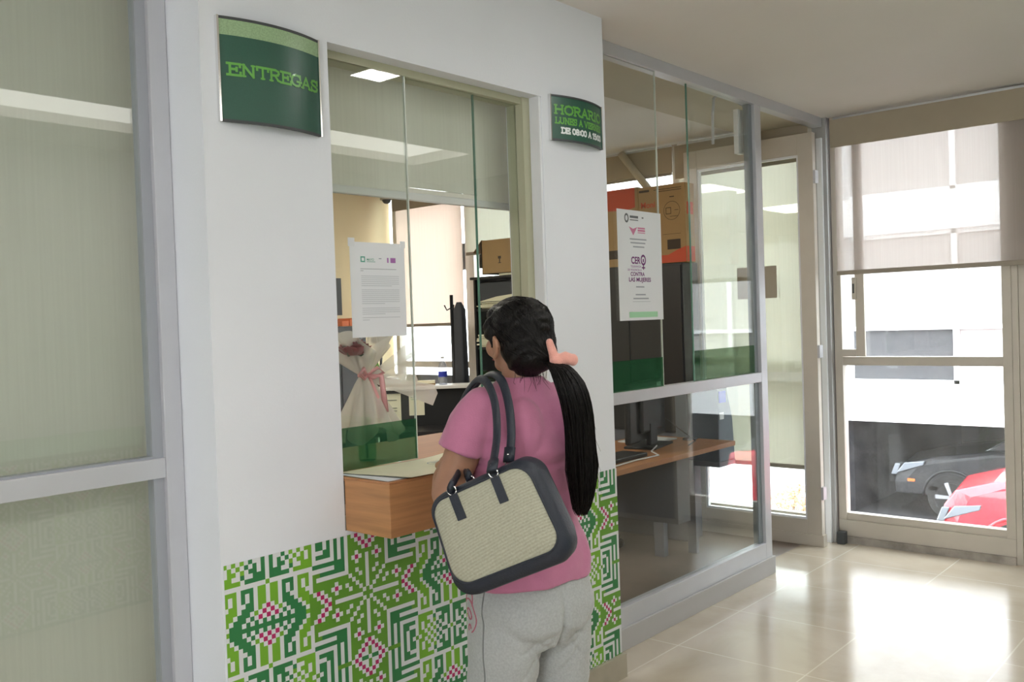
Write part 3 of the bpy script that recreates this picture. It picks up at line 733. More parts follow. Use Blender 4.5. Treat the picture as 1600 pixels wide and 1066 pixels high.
t = thing('poster', 'white campaign poster with purple lettering on the partition glass', 'poster', (3.66, .17, 1.48))
G().box(3.472, 3.842, GY+.0065, GY+.0078, 1.482, 1.991).build('sheet', 'paper', t)
T = lambda x, z, l=0: Vector((x, GY+.006, z))
xc = 3.657
def word(s, x, z, h, m, w=None, nm='lettering', bold=.015, al='CENTER'):
    g = G(); text_mesh(g, s, x, z, h, T, 0, al, bold, w); g.build(nm, m, t)
word('CER', 3.652, 1.745, .032, 'ink_purple', .078, al='RIGHT', bold=.03)
g = G(); ring = []
for j in range(2):
    R_ = (.022, .014)[j]; ring.append([T(3.678+R_*cos(2*pi*i/24), 1.763+R_*1.15*sin(2*pi*i/24)) for i in range(24)])
g.loft(ring, False)
g.add([T(3.674, 1.718), T(3.682, 1.718), T(3.682, 1.74), T(3.674, 1.74)], [(0, 1, 2, 3)]); g.add([T(3.664, 1.724), T(3.692, 1.724), T(3.692, 1.730), T(3.664, 1.730)], [(0, 1, 2, 3)])
g.add([T(3.673, 1.753), T(3.683, 1.753), T(3.683, 1.768), T(3.673, 1.768)], [(0, 1, 2, 3)])
g.build('emblem', 'ink_purple', t)
word('TOLERANCIA', 3.570, 1.727, .010, 'ink_violet', .088, al='LEFT')
word('DE VIOLENCIA A', 3.545, 1.711, .010, 'ink_violet', .115, al='LEFT')
word('CONTRA', 3.568, 1.688, .018, 'ink_purple', .118, al='LEFT', bold=.03)
word('LAS MUJERES', 3.552, 1.662, .019, 'ink_purple', .185, al='LEFT', bold=.03)
g = G(); lines(g, T, 3.57, 3.71, [1.855], .006, 0, None); lines(g, T, 3.575, 3.70, [1.838], .006, 0, None); lines(g, T, 3.595, 3.69, [1.820], .006, 0, None)
lines(g, T, 3.61, 3.68, [1.634], .006, 0, None); lines(g, T, 3.605, 3.69, [1.598], .006, 0, None); lines(g, T, 3.585, 3.715, [1.580], .006, 0, None); lines(g, T, 3.58, 3.73, [1.568], .0015, 0, None)
g.build('small_print', 'ink', t)
g = G(); g.add([T(3.548+.018*cos(i*pi/6), 1.953+.022*sin(i*pi/6)) for i in range(12)]+[T(3.548+.010*cos(i*pi/6), 1.953+.013*sin(i*pi/6)) for i in range(12)], [(i, (i+1) % 12, (i+1) % 12+12, i+12) for i in range(12)])
lines(g, T, 3.575, 3.645, [1.955], .011, 0, None); lines(g, T, 3.575, 3.645, [1.944], .004, 0, None); lines(g, T, 3.675, 3.690, [1.957], .006, 0, None); g.build('emblem', 'ink_dark', t)
g = G(); g.add([T(3.565, 1.915), T(3.600, 1.875), T(3.635, 1.915), T(3.60, 1.905)], [(0, 1, 2, 3)]); lines(g, T, 3.638, 3.70, [1.907], .007, 0, None); lines(g, T, 3.638, 3.70, [1.895], .009, 0, None); lines(g, T, 3.638, 3.70, [1.887], .004, 0, None); g.build('emblem', 'ink_pink', t)
g = G(); lines(g, T, 3.548, 3.790, [1.495], .026, 0, None); g.build('green_bar', 'ink_green', t)

# ================================================================== SERVICE COUNTER
t = thing('service_counter', 'orange brown wooden ledge box projecting from the service window', 'counter', (2.2, 0, .89))
G().box(XL+.002, 2.70, -.203, -.001, .889, 1.044).build('ledge_box', 'wood', t, .002)
G().box(XL+.001, 2.701, -.204, .52, 1.044, 1.050).build('counter_top', 'desk_wood', t, .001)
G().box(XL+.02, 2.70, .18, .50, 1.00, 1.044).build('inner_apron', 'wood', t)
ZT = 1.050
def sheet(name, label, corners, m, curl=None, cat='paper', z=ZT, text=None):
    """thin sheet lying on the counter with a lifted corner"""
    N = 12; g = G(); a, b, c, d = [Vector(q) for q in corners]; top = []; bot = []
    for i in range(N+1):
        for j in range(N+1):
            u, v = i/N, j/N; p = (a*(1-u)+b*u)*(1-v)+(d*(1-u)+c*u)*v
            h = z+.0012 + (curl(u, v) if curl else 0); top.append((p.x, p.y, h+.0006)); bot.append((p.x, p.y, h))
    k = (N+1)**2
    fs = [(i*(N+1)+j, (i+1)*(N+1)+j, (i+1)*(N+1)+j+1, i*(N+1)+j+1) for i in range(N) for j in range(N)]
    g.add(top, fs); g.add(bot, [f[::-1] for f in fs])
    return tag(g.build(name, m, smooth=True), label, cat)
sheet('paper_sheet', 'white sheet under the cream form on the counter ledge', [(1.742, -.19), (2.02, -.198), (2.05, .03), (1.745, .04)], 'paper')
form = sheet('paper_form', 'large cream printed form with curled edge on the counter ledge', [(1.80, -.225), (2.20, -.20), (2.26, .02), (1.76, .055)], 'paper_cream', lambda u, v: .002+.016*max(0, u-.55)**2*v*6+.012*(1-v)*max(0, .35-u))
g = G()
for i in range(28):
    a = 2*pi*i/28; a2 = 2*pi*(i+1)/28
    g.add([(2.05+.06*cos(q)*s, -.10+.035*sin(q)*s, ZT+.0105) for q, s in ((a, 1), (a2, 1), (a2, .93), (a, .93))], [(0, 1, 2, 3)])
for i in range(5): g.box(2.01, 2.09, -.118+i*.009, -.116+i*.009, ZT+.0103, ZT+.0108)
put(g.build('printed_stamp', 'ink', None), form); form['label'] = form['label']

# bouquet: one rose wrapped in tulle
bx, by = 1.995, .20
t = thing('rose_bouquet', 'single dark red rose wrapped in white tulle with a pink ribbon', 'bouquet', (bx, by, ZT))
rnd = random.Random(3)
def ruffle(z0, z1, r0, r1, amp, n, ph, cx=bx, cy=by, k=96, lean=(0, 0)):
    rings = []
    for j in range(9):
        w = j/8; r = r0+(r1-r0)*w**.8; z = z0+(z1-z0)*w; rr = []
        for i in range(k):
            a = 2*pi*i/k; q = r*(1+amp*w*sin(n*a+ph+w)); rr.append(Vector((cx+lean[0]*w+q*cos(a), cy+lean[1]*w+q*sin(a), z+amp*.10*w*sin(n*a*.5+ph))))
        rings.append(rr)
    return rings
g = G(); g.loft(ruffle(ZT+.285, ZT+.09, .016, .10, .30, 9, 0, lean=(.0, .0)), False); g.build('tulle_skirt', 'tulle', t, smooth=True)
g = G(); g.loft(ruffle(ZT+.285, ZT+.40, .016, .095, .35, 7, 1.2, lean=(-.02, 0)), False); g.build('tulle_collar', 'tulle', t, smooth=True)
g = G()
for s, (dx, dy, dz) in enumerate([(.19, -.11, -.02), (.165, -.04, .025), (.12, -.09, .10), (.13, -.10, .155)]):
    b0 = Vector((bx+.01, by-.01, ZT+.275)); e = b0+Vector((dx, dy, dz-.05)); n = Vector((.01, .005, .035))
    g.add([b0-n*.3, e-n, e+Vector((.02, 0, .005)), e+n, b0+n*.3], [(0, 1, 2, 3, 4)])
g.build('tulle_tail', 'tulle', t)
g = G()
for i in range(3):
    g.tube([(bx+.019*cos(a), by+.019*sin(a), ZT+.282+.006*i) for a in [2*pi*j/16 for j in range(17)]], .005, 6)
for sg in (-1, 1): g.tube([(bx-.01, by-.02, ZT+.285), (bx-.01+sg*.03, by-.045, ZT+.31), (bx-.01+sg*.05, by-.05, ZT+.292), (bx-.01+sg*.02, by-.035, ZT+.275), (bx-.01, by-.02, ZT+.285)], .006, 6)
g.tube([(bx, by-.022, ZT+.285), (bx+.03, by-.05, ZT+.28), (bx+.04, by-.055, ZT+.16)], [.006, .009, .010], 6); g.tube([(bx, by-.022, ZT+.285), (bx+.01, by-.05, ZT+.21), (bx+.015, by-.055, ZT+.14)], [.006, .008, .009], 6)
g.build('ribbon', 'ribbon', t, smooth=True)
g = G(); cx, cy, cz = bx-.055, by-.02, ZT+.385
for lay in range(5):
    n = 3+lay; R0 = .012+.009*lay
    for i in range(n):
        a = 2*pi*i/n+lay*.7; c = Vector((cx+R0*cos(a)*.8, cy+R0*sin(a)*.8, cz-.004*lay))
        Tm = Matrix.Rotation(a, 3, 'Z') @ Matrix.Rotation(radians(14+9*lay), 3, 'Y')
        g.sph(c, (.004, .015+.004*lay, .028-.001*lay), 10, 8, T=Tm)
g.sph((cx, cy, cz-.005), (.012, .012, .024), 10, 8); g.build('rose_bloom', 'rose', t, smooth=True)
g = G(); g.tube([(cx, cy, cz-.02), (bx-.01, by, ZT+.28), (bx, by, ZT+.006)], .004, 6)
for a in range(4): g.add([(cx, cy, cz-.03), (cx+.03*cos(a*1.6), cy+.03*sin(a*1.6), cz-.035), (cx+.05*cos(a*1.6+.3), cy+.05*sin(a*1.6+.3), cz-.02), (cx+.025*cos(a*1.6+.6), cy+.025*sin(a*1.6+.6), cz-.024)], [(0, 1, 2, 3)])
g.build('stem', 'leafd', t)
t = thing('glass_bottle', 'narrow green glass bottle holding the rose stem on the counter', 'bottle', (bx, by, ZT))
G().lathe((bx, by, ZT), [(.028, 0), (.030, .01), (.030, .06), (.024, .09), (.014, .12), (.013, .15)]).build('bottle_body', 'vase', t, smooth=True)
tag(G().lathe((1.80, .20, ZT), [(.028, 0), (.03, .004), (.03, .018), (.028, .02)]).build('tape_roll', 'ink_teal', smooth=True), 'small teal roll on the inner counter at the left jamb', 'tape')

# ================================================================== OFFICE
# diagonal reception desk
a = Vector((4.52, 3.13, 0)); b = Vector((5.16, 2.47, 0)); dd = (b-a).normalized(); nn = Vector((-dd.y, dd.x, 0))
if nn.x < 0: nn = -nn
t = thing('office_desk', 'black fronted desk with a white top seen through the service window', 'desk', tuple((a+b)/2))
def obx(g, u0, u1, v0, v1, z0, z1):
    L_ = (b-a).length
    return g.prism([a+dd*u0+nn*v0+Vector((0, 0, z0)), a+dd*u1+nn*v0+Vector((0, 0, z0)), a+dd*u1+nn*v1+Vector((0, 0, z0)), a+dd*u0+nn*v1+Vector((0, 0, z0))], (0, 0, z1-z0))
Ld = (b-a).length
obx(G(), 0, Ld, -.02, .22, 1.005, 1.03).build('desk_top', 'white_lam', t, .004)
obx(G(), .03, Ld, .03, .20, .0, 1.005).build('front_panel', 'black_metal', t)
obx(G(), .0, Ld, -.35, .03, .70, .73).build('lower_shelf', 'black_plastic', t, .003)
tt = tag(obx(G(), .0, .20, .012, .016, .70, .98).build('paper_notice', 'paper_cream'), 'cream printed sheets taped to the left of the black desk front', 'notice')
g = G(); 
for z in (.93, .87, .85, .80, .78): obx(g, .03, .17, .008, .0115, z, z+.004)
put(g.build('printed_text', 'ink_dark'), tt)
tt = tag(obx(G(), .26, .375, .020, .024, .81, .99).build('paper_notice', 'paper_cream'), 'single cream sheet taped to the right of the black desk front', 'notice')
g = G(); obx(g, .275, .36, .016, .0195, .945, .95); obx(g, .275, .345, .016, .0195, .93, .932); put(g.build('printed_text', 'ink_teal'), tt)
t = thing('desk_tray', 'long shallow beige tray on the white desk top', 'tray', tuple(a+dd*.35+nn*.1+Vector((0, 0, 1.03))))
obx(G(), .06, .46, .06, .16, 1.0305, 1.045).build('tray_body', 'cardboard', t, .002); obx(G(), .20, .46, .05, .15, 1.0455, 1.065).build('tray_lid', 'paper_cream', t, .002)
pb = a+dd*.52+nn*.10+Vector((0, 0, 1.03))
t = thing('water_bottle', 'clear plastic water bottle with a blue label on the desk', 'bottle', tuple(pb))
G().lathe(pb, [(.030, 0), (.034, .01), (.033, .10), (.034, .13), (.028, .155), (.014, .18), (.013, .20)]).build('bottle_body', 'bottle_clear', t, smooth=True)
G().lathe(pb, [(.0345, .06), (.0345, .10)]).build('bottle_label', 'blue_label', t); G().lathe(pb, [(.015, .2), (.015, .215)]).build('bottle_cap', 'paper', t)
pb = a+dd*.02+nn*.16+Vector((0, 0, 1.03))
tag(G().lathe(pb, [(.020, 0), (.021, .12), (.010, .17), (.009, .24), (.011, .25)]).build('beer_bottle', 'bottle_brown', smooth=True), 'slim brown glass bottle behind the desk tray', 'bottle')
pb = a-dd*.005+nn*.06+Vector((0, 0, 1.03))
t = thing('potted_plant', 'trailing pothos cutting in a small glass left of the brown bottle', 'plant', tuple(pb))
G().lathe(pb, [(.022, 0), (.026, .06), (.026, .09)]).build('glass_jar', 'bottle_clear', t, smooth=True)
g = G()
for k in range(9):
    a_ = rnd.uniform(0, 6.28); r_ = rnd.uniform(.02, .06); z_ = rnd.uniform(.10, .27); c = pb+Vector((r_*cos(a_), r_*sin(a_), z_))
    s_ = rnd.uniform(.018, .032); u = Vector((cos(a_+1), sin(a_+1), rnd.uniform(-.4, .4))).normalized(); v = Vector((0, 0, 1))
    g.add([c-v*s_*1.1, c+u*s_*.8-v*s_*.1, c+u*s_*.5+v*s_*.8, c+v*s_*.55, c-u*s_*.5+v*s_*.8, c-u*s_*.8-v*s_*.1], [(0, 1, 2, 3, 4, 5)])
    g.tube([pb+Vector((0, 0, .06)), (pb+c)/2+Vector((0, 0, .06)), c], .0015, 4)
g.build('foliage', 'leaf', t)
pb = a+dd*.22+nn*.18+Vector((0, 0, 1.03))
g = G()
for k in range(9):
    e = pb+Vector((rnd.uniform(-.10, .10), rnd.uniform(-.10, .10), rnd.uniform(.04, .13))); g.tube([pb, (pb+e)/2+Vector((0, 0, .03)), e], [.002, .0016, .0008], 4)
tag(g.build('spider_plant', 'leaf'), 'thin bladed grassy plant behind the desk tray', 'plant')

# black shelving and cupboards along the facade
CX = 5.30
t = thing('book_shelf', 'black open shelving unit stacked with papers beside the coat stand', 'shelf', (CX+.15, 2.5, 0))
g = G(); y0, y1 = 2.20, 2.80
g.box(CX, CX+.32, y0, y0+.02, 0, 1.83); g.box(CX, CX+.32, y1-.02, y1, 0, 1.83); g.box(CX+.30, CX+.32, y0, y1, 0, 1.83)
g.build('side_panel', 'black_metal', t)
for z in (.1, .65, .98, 1.28, 1.58): G().box(CX+.005, CX+.30, y0+.02, y1-.02, z, z+.02).build('shelf_board', 'black_metal', t)
G().box(CX-.02, CX+.33, y0-.01, y1+.02, 1.83, 1.85).build('top_board', 'black_metal', t, .003)
G().box(CX+.004, CX+.28, y0+.05, y1-.05, 1.62, 1.80).build('dark_binders', 'taupe_dark', t)
tag(box('paper_pile', CX-.005, CX+.28, 2.20, 2.52, 1.8505, 1.865, 'paper_cream'), 'flat cream folders under the open cardboard box', 'papers')
rnd = random.Random(8)
def pile(name, label, z, y0, y1, n, zh):
    g = G(); zz = z
    for i in range(n):
        h = zh/n; s = rnd.uniform(-.012, .012); g.box(CX-.01+rnd.uniform(-.012, .012), CX+.25, y0+s, y1+s+rnd.uniform(-.02, .02), zz, zz+h*.8); zz += h
    return tag(g.build(name, 'paper_cream'), label, 'papers')
pile('paper_pile', 'cream papers heaped on the upper black shelf', 1.601, 2.26, 2.74, 6, .05)
pile('paper_pile', 'stack of cream folders on the middle black shelf', 1.301, 2.45, 2.76, 7, .10)
g = G(); g.add([(CX-.012, 2.74, 1.655), (CX-.012, 2.28, 1.655), (CX-.012, 2.30, 1.71), (CX-.012, 2.55, 1.69), (CX+.2, 2.74, 1.657), (CX+.2, 2.28, 1.657), (CX+.2, 2.30, 1.71), (CX+.2, 2.55, 1.69)], [(0, 1, 2, 3), (4, 7, 6, 5), (0, 4, 5, 1), (1, 5, 6, 2), (2, 6, 7, 3), (3, 7, 4, 0)])
tag(g.build('paper_folder', 'paper_cream'), 'slanting cream folder on top of the heaped shelf papers', 'folder')
t = thing('cupboard', 'tall black cupboard under the flat cartons, grey below', 'cupboard', (CX+.1, 1.5, 0))
G().box(CX, CX+.20, .92, 2.17, .72, 1.845).build('cupboard_body', 'black_metal', t, .003)
G().box(CX+.01, CX+.20, .94, 2.17, 0, .72).build('lower_cabinet', 'grey_cab', t, .003)
for y in (.93, 1.345, 1.76): G().box(CX-.008, CX, y, y+.405, .735, 1.83).build('cupboard_door', 'black_plastic', t, .002)
# cardboard boxes on top
t = thing('cardboard_box', 'open tan cardboard box with folded flaps on the black shelving', 'box', (CX+.1, 2.5, 1.865))
z0, z1 = 1.866, 2.13
g = G(); g.box(CX, CX+.006, 2.35, 2.70, z0, z1); g.box(CX+.24, CX+.246, 2.35, 2.70, z0, z1); g.box(CX, CX+.246, 2.35, 2.356, z0, z1); g.box(CX, CX+.246, 2.694, 2.70, z0, z1); g.box(CX, CX+.246, 2.35, 2.70, z0, z0+.006)
g.build('box_body', 'cardboard', t)
g = G(); g.prism([(CX, 2.70, z1), (CX+.24, 2.70, z1), (CX+.24, 2.79, z1-.09), (CX, 2.79, z1-.09)], (0, 0, .005)); g.prism([(CX, 2.35, z1), (CX+.24, 2.35, z1), (CX+.24, 2.24, z1-.05), (CX, 2.24, z1-.05)], (0, 0, .005))
g.prism([(CX+.24, 2.35, z1), (CX+.24, 2.70, z1), (CX+.33, 2.70, z1-.08), (CX+.33, 2.35, z1-.08)], (0, 0, .005)); g.build('box_flap', 'cardboard_in', t)
g = G(); g.box(CX-.001, CX, 2.50, 2.53, 1.98, 2.00); g.box(CX-.001, CX, 2.51, 2.52, 1.95, 1.98); g.box(CX-.001, CX, 2.50, 2.53, 1.945, 1.95); g.build('printed_mark', 'box_ink', t)
TB = lambda y, z, l=0: Vector((CX-.0012, y, z))
t = thing('cardboard_box', 'flat carton with red patch behind the poster, left of its pair', 'box', (CX+.06, 1.65, 1.85))
G().box(CX, CX+.13, 1.245, 2.16, 1.846, 2.375).build('box_body', 'cardboard', t, .003)
g = G(); pts = [(1.63, 2.375), (1.27, 2.375), (1.27, 2.24), (1.36, 2.225), (1.50, 2.235), (1.63, 2.28)]
g.add([TB(y, z) for y, z in pts], [tuple(range(6))]); g.build('red_print', 'box_red', t)
g = G(); g.add([TB(1.66, 1.90), TB(1.42, 1.90), TB(1.42, 1.96), TB(1.66, 1.96)], [(0, 1, 2, 3)])
for z in (2.0, 2.05, 2.13): g.add([TB(1.62, z), TB(1.50, z), TB(1.50, z+.008), TB(1.62, z+.008)], [(0, 1, 2, 3)])
g.build('printed_mark', 'box_ink', t)
t = thing('cardboard_box', 'flat monitor carton with round printed logo at the right end', 'box', (CX+.06, 1.06, 1.85))
G().box(CX, CX+.12, .885, 1.243, 1.846, 2.365).build('box_body', 'cardboard', t, .003)
TM = lambda y, z, l=0: Vector((CX-.0012, -y, z))
g = G(); text_mesh(g, 'Moni', -1.225, 2.225, .040, TM, 0, 'LEFT', .02, .11)
g.add([TB(1.243, 1.848), TB(.885, 1.848), TB(.885, 1.95), TB(.95, 1.93), TB(1.02, 1.90), TB(1.10, 1.90), TB(1.243, 1.905)], [(0, 1, 2, 3, 4, 5, 6)])
g.box(CX+.01, CX+.11, .8838, .885, 1.85, 1.95); g.box(CX+.02, CX+.10, .8838, .885, 2.16, 2.24)
g.build('red_print', 'box_red', t)
g = G(); cy_, cz_ = .985, 2.19
for i in range(28):
    q0, q1 = 2*pi*i/28, 2*pi*(i+1)/28
    g.add([TB(cy_+.062*s*cos(q), cz_+.062*s*sin(q)) for q, s in ((q0, 1), (q1, 1), (q1, .955), (q0, .955))], [(0, 1, 2, 3)])
def rect(y0, y1, z0, z1): g.add([TB(y1, z0), TB(y0, z0), TB(y0, z1), TB(y1, z1)], [(0, 1, 2, 3)])
for q in ((.99, 1.03, 2.208, 2.212), (.99, 1.03, 2.168, 2.172), (.99, .994, 2.168, 2.212), (1.026, 1.03, 2.168, 2.212), (.935, .965, 2.19, 2.193), (.94, 1.0, 2.15, 2.153), (1.155, 1.235, 2.33, 2.345), (.91, 1.12, 2.335, 2.339), (.91, 1.10, 2.322, 2.326), (.965, 1.0, 2.278, 2.284), (.92, 1.06, 2.035, 2.037), (.925, 1.025, 1.935, 2.0)): rect(*q)
g.build('printed_mark', 'box_ink', t)
# coat stand
t = thing('coat_stand', 'slim black coat stand with hook at the left of the shelving', 'coat stand', (5.22, 2.97, 0))
G().cyl((5.22, 2.97, .02), (5.22, 2.97, 1.72), .014).build('pole', 'black_metal', t, smooth=True)
g = G()
for a_ in (0, 2.1, 4.2): g.tube([(5.22, 2.97, 1.62), (5.22+.04*cos(a_), 2.97+.04*sin(a_), 1.60), (5.22+.06*cos(a_), 2.97+.06*sin(a_), 1.64)], .006, 6)
g.build('hook', 'black_metal', t)
g = G()
for a_ in (0, 1.57, 3.14, 4.71): g.tube([(5.22, 2.97, .06), (5.22+.16*cos(a_), 2.97+.16*sin(a_), .012)], .012, 6)
g.build('base', 'black_metal', t)
t = thing('coat', 'dark coat hanging long from the black coat stand', 'coat', (5.22, 2.97, 1.0))
g = G(); rings = []
for j, (z, r) in enumerate(((1.66, .02), (1.60, .05), (1.3, .055), (.9, .06), (.75, .06))):
    rings.append([(5.23+r*.8*cos(2*pi*i/20)*(1+.15*sin(5*2*pi*i/20)), 2.90+r*sin(2*pi*i/20)*(1+.15*sin(5*2*pi*i/20)), z) for i in range(20)])
g.loft(rings).build('coat_body', 'taupe_dark', t, smooth=True)
# far left: dark screen with orange files and printer
t = thing('filing_cabinet', 'black cabinet against the cream wall behind the bouquet', 'cabinet', (4.95, 4.2, 0))
G().box(4.55, 5.24, 3.98, 4.38, 0, 1.24).build('cabinet_body', 'black_metal', t, .004)
for x in (4.56, 4.90): G().box(x, x+.33, 3.972, 3.98, .05, 1.20).build('cabinet_door', 'black_plastic', t, .003)
tag(box('pin_board', 4.62, 5.235, 4.36, 4.395, 1.60, 1.93, 'taupe_dark'), 'dark charcoal board on the cream wall behind the typed letter', 'board')
t = thing('printer', 'black office printer on the cabinet below the charcoal board', 'printer', (4.95, 4.18, 1.24))
G().box(4.70, 5.22, 4.02, 4.36, 1.241, 1.50).build('printer_body', 'black_plastic', t, .015); G().box(4.76, 5.16, 3.99, 4.02, 1.33, 1.36).build('paper_tray', 'black_metal', t)
for i, x in enumerate((4.98, 5.07, 5.155)):
    tag(box('document_folder', x, x+.075, 4.05, 4.33, 1.501, 1.545+.012*i, 'orange', None, .003), ['leftmost orange folder on the black printer', 'middle orange folder on the black printer', 'rightmost orange folder on the black printer'][i], 'folder')
t = thing('folded_parasol' if False else 'desk_lamp', 'black desk lamp with angled head in front of the cream wall', 'lamp', (5.42, 4.15, 1.03))
G().box(5.30, 5.58, 4.02, 4.28, 1.001, 1.03).build('lamp_shelf', 'white_lam', t); G().tube([(5.47, 4.15, 1.03), (5.49, 4.15, 1.2), (5.44, 4.15, 1.36)], .012, 8).build('lamp_arm', 'black_metal', t)
G().box(-.07, .07, -.05, .05, -.05, .05, T=Matrix.Translation((5.47, 4.13, 1.37)) @ Matrix.Rotation(.5, 4, 'Y')).build('lamp_head', 'black_plastic', t, .01)
G().cyl((5.47, 4.15, 1.03), (5.47, 4.15, 1.05), .06).build('lamp_base', 'black_metal', t)
tag(box('side_table', 5.29, 5.60, 4.0, 4.36, 0, .998, 'white_lam', None, .004), 'white side unit in the far office corner under the black lamp', 'cabinet')
# dome camera
t = thing('security_camera', 'small dome camera under the ceiling in the far office corner', 'camera', (5.72, 4.26, 2.68))
G().lathe((5.72, 4.26, 2.655), [(.060, 0), (.062, .075)]).build('mount', 'olive', t, smooth=True); G().sph((5.72, 4.26, 2.655), (.042, .042, .038)).build('dome', 'black_plastic', t, smooth=True)
# soffit brace and cables in the partition
tag(G().tube([(5.70, 1.64, 2.70), (5.70, 1.40, 2.40)], .028, 12).build('pipe_brace', 'olive', smooth=True), 'short slanting grey pipe under the ceiling above the cartons', 'pipe')
tag(G().tube([(4.60, .25, 2.70), (4.545, .25, 2.67), (4.527, .25, 2.58), (4.521, .25, 2.42)], .008, 8).build('cable_conduit', 'alu', smooth=True), 'curved pale conduit hanging behind the upper partition glass', 'cable')
tag(G().tube([(4.80, .25, 2.69), (4.93, .25, 2.67), (4.985, .25, 2.58), (5.00, .25, 2.40), (5.0, .25, 1.2)], .004, 8).build('cable', 'alu', smooth=True), 'thin cable curving down beside the partition post', 'cable')
tag(box('door_closer', 4.80, 4.86, .24, .27, 2.40, 2.65, 'alu_white', None, .003), 'pale upright bracket high behind the partition post', 'bracket')

# desk behind the partition
t = thing('office_desk', 'long brown desk with grey panel behind the glass partition', 'desk', (4.1, .7, 0))
G().box(3.30, 4.93, .38, 1.02, .722, .75).build('desk_top', 'desk_wood', t, .003)
G().box(4.33, 4.46, .42, .98, .36, .722).build('pedestal', 'grey_cab', t, .004)
G().box(3.60, 3.75, .42, .98, 0, .722).build('desk_leg', 'black_metal', t, .004)
G().box(4.50, 4.92, .90, .92, .36, .722).build('modesty_panel', 'grey_panel', t)
G().box(4.50, 4.92, .885, .925, .33, .36).build('panel_rail', 'alu', t)
G().box(4.88, 4.93, .86, .93, 0, .722).build('desk_leg', 'grey_cab', t, .003)
t = thing('computer_monitor', 'black computer monitor seen from behind on the brown desk', 'monitor', (4.45, .72, .75))
TMon = Matrix.Translation((4.50, .72, .94)) @ Matrix.Rotation(radians(12), 4, 'Z')
G().box(-.29, .29, -.018, .018, -.15, .19, T=TMon).build('monitor_housing', 'black_plastic', t, .012)
G().box(-.16, .16, -.045, -.018, -.10, .12, T=TMon).build('rear_cover', 'black_metal', t, .012)
G().box(-.055, .055, -.05, -.02, -.19, -.05, T=TMon).build('stand_neck', 'black_metal', t, .006)
G().box(-.15, .15, -.11, .08, -.189, -.176, T=TMon).build('stand_base', 'black_metal', t, .004)
G().box(.15, .22, -.0195, -.018, .13, .17, T=TMon).build('sticker', 'paper', t)
t = thing('keyboard', 'black keyboard on the brown desk left of the monitor stand', 'keyboard', (3.95, .62, .75))
G().box(3.72, 4.17, .50, .66, .751, .772).build('keyboard_body', 'black_plastic', t, .004)
tag(G().tube([(3.75, .44, .756), (4.0, .46, .756), (4.20, .45, .756), (4.30, .56, .756), (4.42, .60, .77)], .004, 6).build('cable', 'alu_white', smooth=True), 'pale cable lying along the front edge of the brown desk', 'cable')
tag(G().tube([(4.62, .66, .90), (4.72, .58, .80), (4.78, .56, .757), (4.60, .50, .757)], .004, 6).build('cable', 'black_metal', smooth=True), 'black cable looping down from the monitor to the desk', 'cable')
tag(G().box(4.56, 4.84, .72, .96, .751, .757).build('paper_pile', 'paper'), 'white papers on the brown desk right of the monitor', 'papers')
t = thing('desk_telephone', 'black upright device with shiny top at the right of the desk', 'device', (4.88, .55, .75))
G().box(4.80, 4.88, .60, .66, .751, .765).build('device_base', 'black_metal', t, .004); G().tube([(4.84, .63, .765), (4.845, .63, 1.04)], .015, 8).build('device_pole', 'black_metal', t); G().sph((4.845, .63, 1.05), (.02, .02, .015)).build('device_head', 'chrome', t, smooth=True)
t = thing('computer_tower', 'dark slant sided computer tower behind the partition near the open door', 'computer', (5.02, .62, .0))
g = G(); g.prism([(4.99, .52, .60), (5.19, .52, .60), (5.17, .52, .85), (5.10, .52, 1.06), (4.99, .52, 1.06)], (0, .30, 0)); g.build('tower_case', 'grey_panel', t, .006)
G().box(5.0, 5.08, .515, .52, .96, 1.03).build('blue_sticker', 'blue_label', t); G().box(5.0, 5.05, .515, .52, .86, .90).build('white_sticker', 'paper', t)
G().box(4.99, 5.19, .52, .82, .57, .60).box(5.07, 5.10, .74, .80, 0, .57).build('tower_stand', 'grey_cab', t)
# office chair
cx, cy = 4.78, 1.45
t = thing('office_chair', 'black swivel office chair behind the brown desk', 'chair', (cx, cy, 0))
for k in range(5):
    q = 2*pi*k/5+.3; e = (cx+.27*cos(q), cy+.27*sin(q), .07)
    lg = G().tube([(cx, cy, .11), e], [.022, .014], 8).build('leg', 'black_plastic', t, smooth=True)
    G().cyl((e[0]-.015, e[1], .028), (e[0]+.015, e[1], .028), .028).build('castor', 'rubber', t, smooth=True)
G().cyl((cx, cy, .09), (cx, cy, .42), .022).build('gas_lift', 'black_metal', t, smooth=True)
G().box(cx-.22, cx+.22, cy-.22, cy+.22, .42, .49).build('seat', 'black_plastic', t, .03)
g = G(); rings = []
for j in range(9):
    z = .56+j*.055; w = .21*sqrt(max(.05, 1-((j-4)/4.6)**4)); rings.append([(cx+w*cos(u), cy+.20+.035*sin(u)+.01*j*.3, z) for u in [2*pi*i/24 for i in range(24)]])
g.loft(rings).build('backrest', 'black_plastic', t, smooth=True)
G().tube([(cx, cy+.15, .44), (cx, cy+.26, .46), (cx, cy+.25, .62)], .015, 8).build('back_bracket', 'black_metal', t)

# ================================================================== OUTSIDE
GZ = -1.45
tag(box('street_ground', XE+.2, 40, -14, 20, GZ-.1, GZ, 'asphalt'), 'dark paved ground of the yard outside the windows', 'ground')
BX = 13.0
t = thing('office_building', 'white rendered office block with window bands across the yard', 'building', (BX, 2, GZ))
g = G()
g.box(BX, BX+.3, -10, 14, -.08, .459); g.box(BX, BX+.3, -10, 14, 2.52, 3.04); g.box(BX, BX+.3, -10, 14, 4.9, 7.0)
g.box(BX, BX+.3, 2.95, 14, GZ, 7.0); g.box(BX+.25, BX+.4, -10, 14, -.08, 7)

